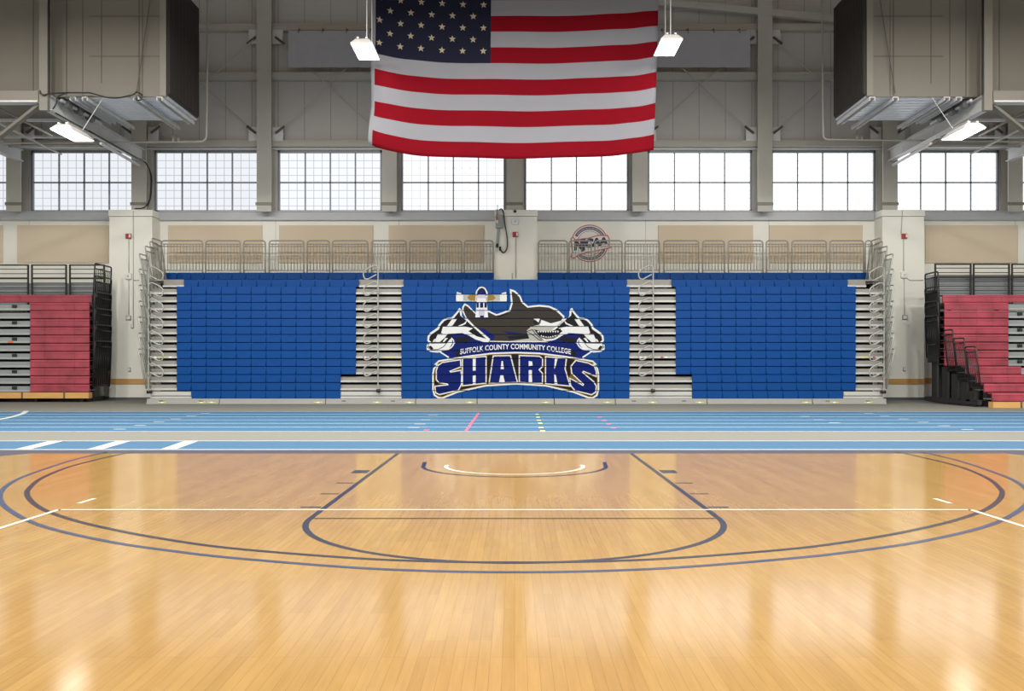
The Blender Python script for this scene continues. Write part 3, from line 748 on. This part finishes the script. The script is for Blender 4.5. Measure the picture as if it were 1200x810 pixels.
# black side rails
for i in range(6):
    z = 0.55 + 0.6 * i
    side_rail(RL, -15.42, -15.50, 33.15, 34.5, z, min(z + 1.7, 5.10), black, 9, 0.021)
b = MB()
for i in range(6): 
    z = 0.55 + 0.6 * i
    b.box(-15.56, -15.53, 33.5 + 0.03 * i, 34.55, z, z + 0.62)
b.build('side_panel', black, RL, bevel=0.01)
for i in range(4):
    z = 1.62 + 0.52 * i
    side_rail(RR, 15.02, 15.08, 32.0, 33.0, z, min(z + 1.5, 4.92), black, 8, 0.021)
b = MB()
for i in range(4): b.box(15.06, 15.09, 32.06 + 0.02 * i, 32.9, 1.45 + 0.66 * i, 1.45 + 0.66 * i + 0.64)
b.build('side_panel', black, RR, bevel=0.01)
for (dn, df, zb, zt) in ((31.05, 31.7, 1.12, 2.58), (30.25, 31.0, 0.85, 2.27), (29.5, 30.2, 0.56, 1.97)):
    side_rail(RR, 15.08, 15.10, dn, df, zb, zt, black, 7, 0.018, shift=-0.3)
b = MB()
for dk, h in ((29.35, 0.5), (29.85, 0.78), (30.5, 1.05), (31.2, 1.3), (32.0, 1.5)):
    b.box(15.12, 15.20, dk + 0.3, dk + 0.7, 0.12, h); b.box(15.06, 15.22, dk, dk + 0.75, 0.10, 0.22)
b.box(15.0, 15.12, 29.2, 33.0, 0.06, 0.16)
b.build('side_frame', dark, RR)
# black back rails
def back_rail(t, xs, d, zt, zb, zf):
    for x0, x1 in xs:
        X0, X1 = PX(x0, d), PX(x1, d); b = MB()
        for X in (X0, X1): b.box(X - 0.025, X + 0.025, d - 0.03, d + 0.03, zf, zt)
        b.box(X0, X1, d - 0.03, d + 0.03, zt - 0.05, zt)
        for i in range(1, 7):
            z = zt + (zb - zt) * i / 7; hh = 0.014 if i != 3 else 0.035; b.box(X0, X1, d - 0.012, d + 0.012, z - hh, z + hh)
        b.build('back_rail', black, t)
dL = 34.6
back_rail(RL, [(-60, -11), (-7, 33), (37.5, 77.5), (82, 122)], dL, PZ(310, dL), PZ(348, dL), 3.4)
b = MB(); b.box(-22.6, -15.6, 33.75, 34.7, 3.55, 3.62); b.box(-22.6, -15.6, 34.72, 34.76, 3.5, PZ(332, 34.7)); b.build('walkway', bl_grey, RL)
dR = 33.1
back_rail(RR, [(1096, 1137.5), (1141, 1182.5), (1186, 1230)], dR, PZ(309, dR), PZ(346, dR), 3.4)
b = MB(); b.box(15.3, 22.6, 32.4, 33.2, 3.5, 3.57); b.box(15.2, 22.6, 33.25, 33.29, 3.4, PZ(322, 33.25)); b.build('walkway', bl_grey, RR)

# ================================================================== FLAG
def flag():
    d = 28.0
    red = mat('flag_red', (0.30, 0.006, 0.017, 1), 0.8, spec=0.1, trans=0.5, var=0.05)
    wht = mat('flag_white', (0.40, 0.40, 0.44, 1), 0.8, spec=0.1, trans=0.5, var=0.03)
    nav = mat('flag_navy', (0.012, 0.013, 0.032, 1), 0.8, spec=0.15, trans=0.2, var=0.05)
    gold = mat('flag_star', (0.42, 0.36, 0.25, 1), 0.8, spec=0.1)
    nx, per = 80, 4
    s = 18.55; yb = 186.0; ytop = yb - 13 * s
    def pos(u, v, off=0.0):      # u 0..1 left-right, v 0..13 stripes from the top
        x = 436.5 + u * 338 + (v / 13) ** 2 * (-4 * (1 - u) ** 2) - (v / 13) * 8 * u ** 2
        y = ytop + v * s
        y -= 13.0 * math.exp(-u * 338 / 34) * (0.55 + 0.45 * v / 13) + 8.0 * math.exp(-(1 - u) * 338 / 40) * (0.5 + 0.5 * v / 13)
        y -= 3.0 * (2 * u - 1) ** 2
        w = 0.035 * math.sin(u * 19 + v * 0.35) * (0.4 + v / 13) + 0.05 * math.sin(u * 47 - v * 0.5) * math.exp(-min(u, 1 - u) * 9)
        w += 0.20 * math.exp(-u * 14) * (v / 13) ** 2 * math.sin(v * 1.4) + 0.12 * math.exp(-(1 - u) * 16) * (v / 13)
        p = P(x, y, d); p.y += w + off; return p
    b = MB(); rows = 13 * per
    cu = int(round(nx * 0.412))
    idx = {}
    for j in range(rows + 1):
        for i in range(nx + 1):
            idx[i, j] = len(b.v); b.v.append(tuple(pos(i / nx, j / per)))
    for j in range(rows):
        st = j // per
        for i in range(nx):
            mi = 1 if i == 0 else 2 if (i < cu and st < 7) else (0 if st % 2 == 0 else 1)
            b.f.append((idx[i, j], idx[i + 1, j], idx[i + 1, j + 1], idx[i, j + 1])); b.m.append(mi)
    for r in range(9):
        n = 6 if r % 2 == 0 else 5
        for i in range(n):
            uc = (0.008 + 0.0720 * (i + 0.26) + (0.036 if n == 5 else 0)); vc = 7 * (r + 0.85) / 9.6
            vc = 0.35 + r * 0.735
            for off in (-0.012, 0.012):
                pts = []
                for q in range(10):
                    a = math.pi / 2 + q * math.pi / 5; rr = 4.3 if q % 2 == 0 else 1.75
                    pts.append(pos(uc + rr * math.cos(a) / 338, vc - rr * math.sin(a) / s, off))
                c = pos(uc, vc, off)
                for q in range(10): b.face((c, pts[q], pts[(q + 1) % 10]), 3)
    o = b.build('flag', [red, wht, nav, gold], None, smooth=True, fix=False)
    sd = o.modifiers.new('thickness', 'SOLIDIFY'); sd.thickness = 0.004
    for u in (0.02, 0.34, 0.66, 0.98):
        p = pos(u, 0.05); q = MB(); q.tube([p, (p.x, p.y, ZT)], 0.012, 6); q.build('hanging_rope', steelw, o)
    return tag(o, 'large striped flag with a starry navy corner hanging in front of the windows', 'flag')
flag()
# ================================================================== LIGHT FIXTURES
lens_m = emis('lamp_lens', (1.0, 0.97, 0.90, 1), 9.0)
def fixture(x0, x1, dn, z, label, stem):
    t = thing('ceiling_light', label, 'light', ((x0 + x1) / 2, dn + 0.71, z), 'high bay lights')
    L = 1.42
    b = MB(); b.box(x0 + 0.02, x1 - 0.02, dn + 0.02, dn + L - 0.02, z, z + 0.012); b.build('lens', lens_m, t)
    b = MB()
    ring = lambda i, zz, j=None: [(x0 + i, dn + (j if j is not None else i), zz), (x1 - i, dn + (j if j is not None else i), zz), (x1 - i, dn + L - (j if j is not None else i), zz), (x0 + i, dn + L - (j if j is not None else i), zz)]
    b.loft([ring(0.0, z + 0.004), ring(0.0, z + 0.03), ring(0.12, z + 0.16, 0.1), ring(0.14, z + 0.19, 0.14)])
    for sx in (x0 + 0.2, x1 - 0.2): b.box(sx - 0.03, sx + 0.03, dn + 0.1, dn + 0.2, z + 0.18, z + 0.23)
    b.build('housing', mat('fixture_white', (0.62, 0.60, 0.58, 1), 0.4), t)
    b = MB(); zc = stem
    xs = x1 - 0.21 if x0 < 0 and stem > 12 else (x0 + x1) / 2
    if stem > 12:
        b.tube([(xs, dn + 0.25, z + 0.19), (xs, dn + 0.25, zc)], 0.014, 6); b.tube([(xs, dn + L - 0.25, z + 0.19), (xs, dn + L - 0.25, zc)], 0.014, 6)
    else:
        b.tube([(xs, dn + 0.4, z + 0.19), (xs, dn + 0.4, z + 0.32), (xs, dn + L - 0.1, z + 0.32), (xs, 28.68, stem)], 0.011, 6)
    b.build('hanger_stem', steelw, t)
    return t
fixture(-4.74, -4.09, 26.0, 10.64, 'bright high bay light hanging at the left edge of the flag', ZT)
fixture(4.22, 4.86, 26.0, 10.76, 'bright high bay light hanging at the right edge of the flag', ZT)
fixture(-13.40, -12.77, 26.0, 8.16, 'bright light below the beam under the left beige duct box', 9.86)
fixture(12.96, 13.60, 26.0, 8.20, 'bright light below the beam under the right beige duct box', 9.86)
def lamp(x, y, z, e):
    li = bpy.data.lights.new('unseen_area_lamp', 'AREA'); li.shape = 'RECTANGLE'; li.size = 0.7; li.size_y = 1.4; li.energy = e; li.color = (1.0, 0.965, 0.90)
    o = bpy.data.objects.new('unseen_area_lamp', li); COL.objects.link(o); o.location = (x, y, z)
for y, e in ((19.5, 1250), (12.0, 330), (5.5, 290), (-1.0, 260), (-6.5, 260)):  # lamps added out of view; far row boosted to brighten the back wall
    xs = [-17.6 + 4.4 * i for i in range(9)] if y > 10 else [-17.6, -8.8, 0.0, 8.8, 17.6]
    for x in xs:
        lamp(x, y, 12.4, e * 5 / len(xs))
# ================================================================== DUCT BOXES ON STEEL PLATFORMS
def ahu(s, edge, label):
    dF, dB = 28.6, 31.35; zb = 9.90; zt = 13.75
    X = PX(edge, dF); Xo = s * 21.0
    t = thing('air_handling_unit', label, 'duct unit', ((X + Xo) / 2, dF, zb))
    lo, hi = min(X, Xo), max(X, Xo)
    b = MB(); b.box(lo, hi, dF, dF + 0.05, zb - 0.03, zt); b.box(lo, hi, dF + 0.05, dB, zb + 0.02, zt)
    b.build('housing', duct, t)
    b = MB()
    off = lambda px: PX(px if s < 0 else 2 * CX - px + 4, dF)
    for px, w, z0 in ((39, 0.025, zb + 0.1), (78, 0.03, zb), (97, 0.02, zb), (119, 0.025, zb + 0.4), (163, 0.03, zb), (167, 0.02, zb)):
        x = off(px); b.box(x - w / 2, x + w / 2, dF - 0.008, dF, z0, zt)
    for py in (19, 66):
        b.box(off(105), off(187), dF - 0.007, dF, PZ(py, dF) - 0.012, PZ(py, dF) + 0.012)
    b.build('panel_seam', seam, t)
    b = MB()
    b.box(X - s * -0.0, X + s * 0.20, dF - 0.03, dF + 0.05, zb, zt)
    b.build('corner_trim', duct_l, t)
    b = MB(); xi = X - s * 0.05
    b.box(X, xi, dF + 0.03, dB, zb + 0.05, zt)
    for i in range(26):
        y = dF + 0.06 + (dB - dF - 0.12) * i / 25; b.box(xi - s * 0.03, xi, y, y + 0.035, zb + 0.1, zt)
    b.build('louver', louver_m, t)
    b = MB(); b.box(X, s * 14.3, dF + 0.03, dB, zb - 0.03, zb + 0.02); b.box(s * 14.3, Xo, dF + 0.03, dB, zb - 0.03, zb + 0.02, 1)
    for i in range(9):
        y = dF + (dB - dF) * (i + 0.5) / 9; b.box(X, X + s * 3.2, y - 0.02, y + 0.02, zb - 0.045, zb - 0.03)
    b.build('bottom_pan', [galv, duct], t)
    for px in (187.5, 160, 100, 86):
        b = MB(); x = PX(px if s < 0 else 2 * CX - px + 3, dF)
        z1 = zb - 0.045
        b.box(x - 0.09, x + 0.09, dF - 0.05, dB + (0.75 if px in (160, 100) else 0.1), z1 - 0.02, z1)
        b.box(x - 0.09, x - 0.07, dF - 0.05, dB + (0.75 if px in (160, 100) else 0.1), z1 - 0.12, z1 - 0.02); b.box(x + 0.07, x + 0.09, dF - 0.05, dB + (0.75 if px in (160, 100) else 0.1), z1 - 0.12, z1 - 0.02)
        b.build('channel_rail', steelw, t)
    b = MB(); b.tube([P(160 if s < 0 else 1049, 109, dF - 0.1), P(177 if s < 0 else 1030, -8, dF - 0.1)], 0.016, 6); b.build('hanger_rod', seam, t)
    for d_ in (28.95, 29.7, 30.5):
        b = MB(); x = PX(72.5 if s < 0 else 1137, 28.6)
        b.lathe((x, d_, zb - 0.18), [(0.05, -0.16), (0.12, -0.14), (0.12, 0.10), (0.07, 0.14)], 'y', 14); b.box(x - 0.05, x + 0.05, d_ - 0.1, d_ + 0.1, zb - 0.1, zb - 0.045)
        b.build('motor', mat('motor_grey', (0.13, 0.13, 0.12, 1), 0.4), t)
    b = MB(); x = PX(72 if s < 0 else 1138, 28.6); b.tube([(x, dF, zb - 0.14), (x, dB, zb - 0.14)], 0.05, 10); b.build('drive_shaft', steelw, t)
    return t
ahu(-1, 195, 'huge beige duct box with a dark end face at the upper left')
ahu(1, 1015.5, 'huge beige duct box with a dark end face at the upper right')
def ibeam(b, x, y0, y1, zc, h, w):
    b.box(x - 0.012, x + 0.012, y0, y1, zc - h / 2, zc + h / 2); b.box(x - w / 2, x + w / 2, y0, y1, zc + h / 2 - 0.03, zc + h / 2); b.box(x - w / 2, x + w / 2, y0, y1, zc - h / 2, zc - h / 2 + 0.03)
def platform(s, label):
    t = thing('steel_platform', label, 'steel frame', (s * 14.6, 28.3, 9.4))
    X = s * (14.62 if s < 0 else 14.75)
    mx = lambda px: px if s < 0 else 2 * CX - px + 3
    b = MB(); ibeam(b, X, 28.25, 35.40, 9.58, 0.46, 0.26)
    for k in range(5):
        for q in (-1, 1):
            b.lathe((X - s * 0.02, 29.2 + k * 1.25, 9.58 + q * 0.06), [(0.02, -0.02), (0.02, 0.02)], 'y', 8)
    b.build('i_beam', steelw, t)
    b = MB(); ibeam(b, s * 19.4, 28.25, 35.40, 9.58, 0.46, 0.26); b.build('i_beam', steelw, t)
    b = MB(); x = PX(mx(52), 28.15); b.box(x - 0.13, x + 0.13, 28.08, 28.24, 9.30, ZT - 0.02); b.box(x + (0.13 if s < 0 else -0.17), x + (0.17 if s < 0 else -0.13), 28.10, 28.16, 9.8, ZT - 0.02, 1); b.build('post', [duct_l, rubber], t)
    b = MB(); x0, x1 = PX(mx(46.5), 28.2), s * 20.5
    b.box(x0, x1, 28.12, 28.36, 9.60, 9.92); b.box(x0, x1, 28.05, 28.40, 9.55, 9.60, 1); b.build('cross_beam', [duct_l, steelw], t)
    dd = 28.3
    for (xa, ya, xb, yb, w) in ((47, 123, -40, 192, 0.16), (-60, 95, 62, 160, 0.10), (46, 124, 120, 172, 0.07)):
        b = MB(); d2 = dd + (0.1 if w < 0.15 else 0.0)
        p0, p1 = P(mx(xa), ya, d2), P(mx(xb), yb, d2 + (3.2 if w == 0.07 else 1.2))
        b.bar(p0, p1, w, w * 0.6); b.build('brace', duct_l, t)
    for (py, dd2, x0_, x1_) in ((141, 31.0, 30, 74), (160.5, 33.2, -60, 66), (172, 34.6, -40, 160)):
        b = MB(); p0, p1 = P(mx(x0_), py, dd2), P(mx(x1_), py, dd2)
        b.bar((s * 19.4, dd2, p0.z), (X, dd2, p0.z), 0.10, 0.08); b.build('cross_bar', steelw, t)
    b = MB(); b.bar(P(mx(118), 168, 31.0), P(mx(163), 194, 35.3), 0.08, 0.08); b.bar(P(mx(-10), 140, 29), P(mx(72), 181, 34), 0.05, 0.05); b.build('tie_rod', steelw, t)
    return t
platform(-1, 'grey steel beam frame carrying the left beige duct box')
platform(1, 'grey steel beam frame carrying the right beige duct box')
# pipes
for s, pts, stub, lb in ((-1, [(-30, 168), (120, 167), (237, 166), (241, 163), (242, 158), (243.5, -12)], 203, 'thin pale pipe bending upward beside the left duct box'),
                         (1, [(1230, 166), (1100, 165), (969, 163.5), (965.5, 161), (964.8, 156), (963.2, -12)], 1004, 'thin pale pipe bending upward beside the right duct box')):
    d = 32.4; t = thing('sprinkler_pipe', lb, 'pipe', P(pts[2][0], pts[2][1], d))
    b = MB(); b.tube([P(x, y, d) for x, y in pts], 0.036, 8); b.build('pipe_run', mat('pipe_paint', (0.46, 0.44, 0.39, 1), 0.4), t, smooth=True)
    b = MB(); b.tube([P(stub, 166 if s < 0 else 163.5, d), P(stub, 158, d)], 0.045, 8); b.build('sprinkler_head', mat('pipe_paint', (0, 0, 0, 1)), t, smooth=True); b = MB(); b.tube([P(stub + 6, 166.5 if s < 0 else 164, d), P(stub + 6, 162 if s < 0 else 160, d)], 0.05, 8); b.build('sprinkler_head', mat('pipe_paint', (0, 0, 0, 1)), t, smooth=True)
# cables
b = MB(); b.tube(smooth_path([P(47, 106, 28.02), P(47.5, 109.5, 28.02), P(52, 111.5, 28.02), P(57, 110, 28.1), P(75, 108.8, 28.3), P(97, 108.8, 28.4), P(106, 109, 28.4), P(120, 113, 28.4), P(135, 115, 28.4), P(150, 112.5, 28.4), P(157, 110.5, 28.45), P(160, 108, 28.45), P(166, 111, 28.4), P(165, 117, 28.4), P(160, 117, 28.4), P(160, 113, 28.4)], 5), 0.022, 7)
b.tube(smooth_path([P(80, 108.8, 28.3), P(68, 113, 28.2), P(66, 121, 28.2), P(62, 128, 28.2)], 5), 0.022, 7)
tag(b.build('power_cable', rubber, None, smooth=True), 'black cable looping along the bottom of the left duct box', 'cable')
b = MB(); X = -14.45
b.tube(smooth_path([(X, 28.4, 9.30), (X, 31.0, 9.30), (X, 34.0, 9.28), P(166, 187, 35.2), P(173, 194, 35.25), P(176.5, 206, 35.28), P(176.5, 222, 35.28), P(174.5, 236, 35.28), P(168, 243.5, 35.28), P(158, 244.5, 35.28)], 6), 0.022, 7)
b.tube(smooth_path([(X + 0.06, 30.5, 9.29), (X + 0.06, 34.0, 9.27), P(168, 188.5, 35.2), P(175, 198, 35.25), P(178, 210, 35.28), P(177, 230, 35.28), P(173, 242, 35.28)], 6), 0.02, 7)
tag(b.build('power_cable', rubber, None, smooth=True), 'black cable running down from the steel beam to the left cream pier', 'cable')
# ================================================================== WALL DEVICES
WALLD = pd - 0.022
def alarm(px, py, lb):
    c = P(px, py, pd); t = thing('fire_alarm', lb, 'alarm', c, 'red fire alarms on the piers')
    b = MB(); b.box(c.x - 0.11, c.x + 0.11, pd - 0.06, pd, c.z - 0.10, c.z + 0.10); b.build('alarm_body', redp, t, bevel=0.012)
    b = MB(); b.box(c.x + 0.03, c.x + 0.10, pd - 0.10, pd - 0.058, c.z - 0.06, c.z + 0.07); b.build('strobe', whiteb, t, bevel=0.01)
    return t
alarm(151, 277, 'red fire alarm on the left cream pier'); alarm(604, 275, 'red fire alarm on the centre pier'); alarm(1059.5, 277, 'red fire alarm on the right cream pier')
def rdev(px, py, lb, r=0.13):
    c = P(px, py, pd); t = thing('wall_sensor', lb, 'wall device', c, 'white rounded devices on the piers')
    ring = lambda k, y: [(c.x + k * r * math.copysign(abs(math.cos(a)) ** 0.5, math.cos(a)), y, c.z + k * r * math.copysign(abs(math.sin(a)) ** 0.5, math.sin(a))) for a in [2 * math.pi * (i + .5) / 24 for i in range(24)]]
    b = MB(); b.loft([ring(1, pd), ring(1, pd - 0.05), ring(0.9, pd - 0.075), ring(0.6, pd - 0.085)]); b.build('cover', whiteb, t)
    b = MB(); b.lathe((c.x, pd - 0.083, c.z), [(0.03, 0), (0.03, 0.01), (0.01, 0.02)], 'y', 12); b.build('sensor_eye', greybox, t)
rdev(151, 324, 'white rounded device on the left cream pier'); rdev(603.5, 260, 'white rounded device near the top of the centre pier'); rdev(1059, 322.5, 'white rounded device on the right cream pier')
def jbox(px, py, w, h, lb, name='junction_box'):
    c = P(px, py, pd); t = thing(name, lb, 'electrical box', c, 'small boxes on the piers')
    b = MB(); b.box(c.x - w / 2, c.x + w / 2, pd - 0.05, pd, c.z - h / 2, c.z + h / 2); b.build('box_body', greybox, t, bevel=0.008)
    b = MB(); b.box(c.x - w * 0.36, c.x + w * 0.36, pd - 0.058, pd - 0.049, c.z - h * 0.36, c.z + h * 0.36); b.build('cover_plate', whiteb, t)
jbox(151, 372.5, 0.2, 0.17, 'grey junction box at the bottom of the left pier conduit'); jbox(1060, 372, 0.2, 0.17, 'grey junction box at the bottom of the right pier conduit')
jbox(155.5, 382.5, 0.11, 0.13, 'small grey box just below the left pier junction box')
jbox(152, 433, 0.10, 0.15, 'small outlet low on the left cream pier above the wood rail', 'wall_outlet'); jbox(1059.5, 432.5, 0.10, 0.15, 'small outlet low on the right cream pier above the wood rail', 'wall_outlet')
cond = mat('conduit_cream', (0.50, 0.48, 0.41, 1), 0.4)
def conduit(paths, lb):
    b = MB()
    for pth in paths: b.tube([P(x, y, pd - 0.02) for x, y in pth], 0.017, 6)
    tag(b.build('conduit', cond, None, smooth=True), lb, 'conduit')
conduit([[(156.2, 247), (156.2, 380)], [(151, 280), (151, 320)], [(151, 328), (151, 369)], [(157, 328.5), (163, 328.5)]], 'thin cream conduit running down the left cream pier')
conduit([[(1057.5, 247), (1056, 274)], [(1059, 280), (1059, 318)], [(1059.5, 327), (1060, 369)], [(1063, 326), (1066, 328.5), (1082, 328.5)]], 'thin conduit running down the right cream pier')
conduit([[(604.5, 278), (604.5, 326)], [(600.5, 320), (600.5, 327)]], 'thin cream conduit running down the centre pier')
c = P(584.5, 262, pd); t = thing('control_box', 'grey control box with a hanging cable on the centre pier', 'control box', c)
b = MB(); b.box(PX(581, pd), PX(589, pd), pd - 0.14, pd, PZ(268, pd), PZ(252.5, pd)); b.build('enclosure', greybox, t, bevel=0.015)
b = MB(); b.box(PX(581.5, pd), PX(584, pd), pd - 0.12, pd, PZ(252, pd), PZ(246, pd)); b.tube([P(583, 246, pd - 0.05), P(583, 240, pd - 0.05)], 0.015, 6); b.box(PX(581.6, pd), PX(583.2, pd), pd - 0.147, pd - 0.139, PZ(258, pd), PZ(254.5, pd), 2); b.box(PX(581.6, pd), PX(583.6, pd), pd - 0.147, pd - 0.139, PZ(262, pd), PZ(258.8, pd), 1); b.build('switch', [greybox, whiteb, redp], t)
b = MB()
b.tube(smooth_path([P(585, 246, pd - 0.08), P(588, 245, pd - 0.08), P(590, 250, pd - 0.08), P(591.5, 262, pd - 0.08), P(594, 277, pd - 0.08), P(594.5, 288, pd - 0.08), P(592.5, 294.5, pd - 0.08), P(589.5, 296, pd - 0.08), P(587, 293.5, pd - 0.08), P(585.5, 289, pd - 0.08)], 5), 0.026, 7)
b.tube(smooth_path([P(584.5, 268, pd - 0.06), P(583.5, 280, pd - 0.06), P(583, 288, pd - 0.06)], 5), 0.05, 8, 1); b.box(PX(581.5, pd), PX(584, pd), pd - 0.12, pd - 0.02, PZ(290, pd), PZ(286, pd)); b.box(PX(585, pd), PX(587.2, pd), pd - 0.13, pd - 0.03, PZ(294, pd), PZ(289.5, pd))
b.build('cable', [rubber, greybox], t, smooth=True)
c = P(603.5, 247.8, pd - 0.018); b = MB(); b.lathe(c, [(0.06, 0), (0.055, 0.05), (0.03, 0.08)], 'y', 14); tag(b.build('dome_camera', rubber), 'small black dome at the top of the centre pier', 'camera')
# ------------------------------------------------------------------ round wall emblem
ed = WD - 0.02
ec = P(691, 285.3, ed); em = thing('wall_emblem', 'round red and navy lettered emblem on the cream wall right of the centre pier', 'emblem', ec)
pw = ed / F
ered = mat('emblem_red', (0.55, 0.07, 0.08, 1), 0.5); enavy = mat('emblem_navy', (0.020, 0.028, 0.065, 1), 0.5); ewht = mat('emblem_white', (0.72, 0.72, 0.70, 1), 0.5)
def ringf(b, r0, r1, a0, a1, y, mi, n=48):
    for i in range(n):
        q = [math.radians(a0 + (a1 - a0) * (i + j) / n) for j in (0, 1)]
        b.face([(ec.x + r * pw * math.cos(a), y, ec.z + r * pw * math.sin(a)) for r, a in ((r0, q[0]), (r1, q[0]), (r1, q[1]), (r0, q[1]))], mi)
b = MB(); b.lathe((ec.x, WD, ec.z), [(22.0 * pw, 0), (22.0 * pw, 0.02)], 'y', 48, 0)
ringf(b, 20.9, 22.0, 0, 360, WD - 0.022, 1); ringf(b, 14.2, 14.8, 0, 360, WD - 0.022, 1)
ringf(b, 16.2, 19.6, 28, 152, WD - 0.022, 2); ringf(b, 16.2, 19.6, 215, 338, WD - 0.022, 2)
for i in range(26):
    a = 34 + i * 4.4; ringf(b, 17.2, 18.5, a, a + 2.2, WD - 0.0235, 0, 1)
    a = 220 + i * 4.4; ringf(b, 17.2, 18.5, a, a + 2.2, WD - 0.0235, 0, 1)
b.build('roundel', [ewht, ered, enavy], em, fix=False)
blob = [(669, 280), (671, 278), (674, 281), (690, 279), (700, 276), (712, 276), (714, 280), (714, 288), (716, 290), (700, 294), (688, 296), (678, 299), (672, 303), (669, 301), (671, 296)]
b = MB()
def wpoly(poly, y, mi):
    for tr in tris_of(poly): b.face([(PX(p[0], ed), y, PZ(p[1], ed)) for p in tr], mi)
wpoly(offset(blob, 0.5), WD - 0.026, 1); wpoly(offset(blob, -0.7), WD - 0.028, 0)
tr = font_tris('NJCAA', 0.085, 1.0)
for t_ in tr:
    q = []
    for u, v in t_:
        x = 672.5 + 40 * u; top = 281 - 3.6 * u; bot = 297.5 - 9 * u + (0.0); q.append((PX(x + 0.8 * v, ed), WD - 0.030, PZ(bot + (top - bot) * v, ed)))
    b.face(q, 2)
b.build('lettering', [ewht, ered, enavy], em, fix=False)
# ================================================================== WORLD / VIEW
w = bpy.data.worlds.new('world'); SC.world = w; w.use_nodes = True
bg = w.node_tree.nodes['Background']; bg.inputs['Color'].default_value = (0.95, 0.97, 1.0, 1); bg.inputs['Strength'].default_value = 0.5
vs = SC.view_settings; vs.view_transform = 'Standard'; vs.look = 'None'; vs.exposure = 0.42; vs.gamma = 1.0; vs.use_curve_mapping = False
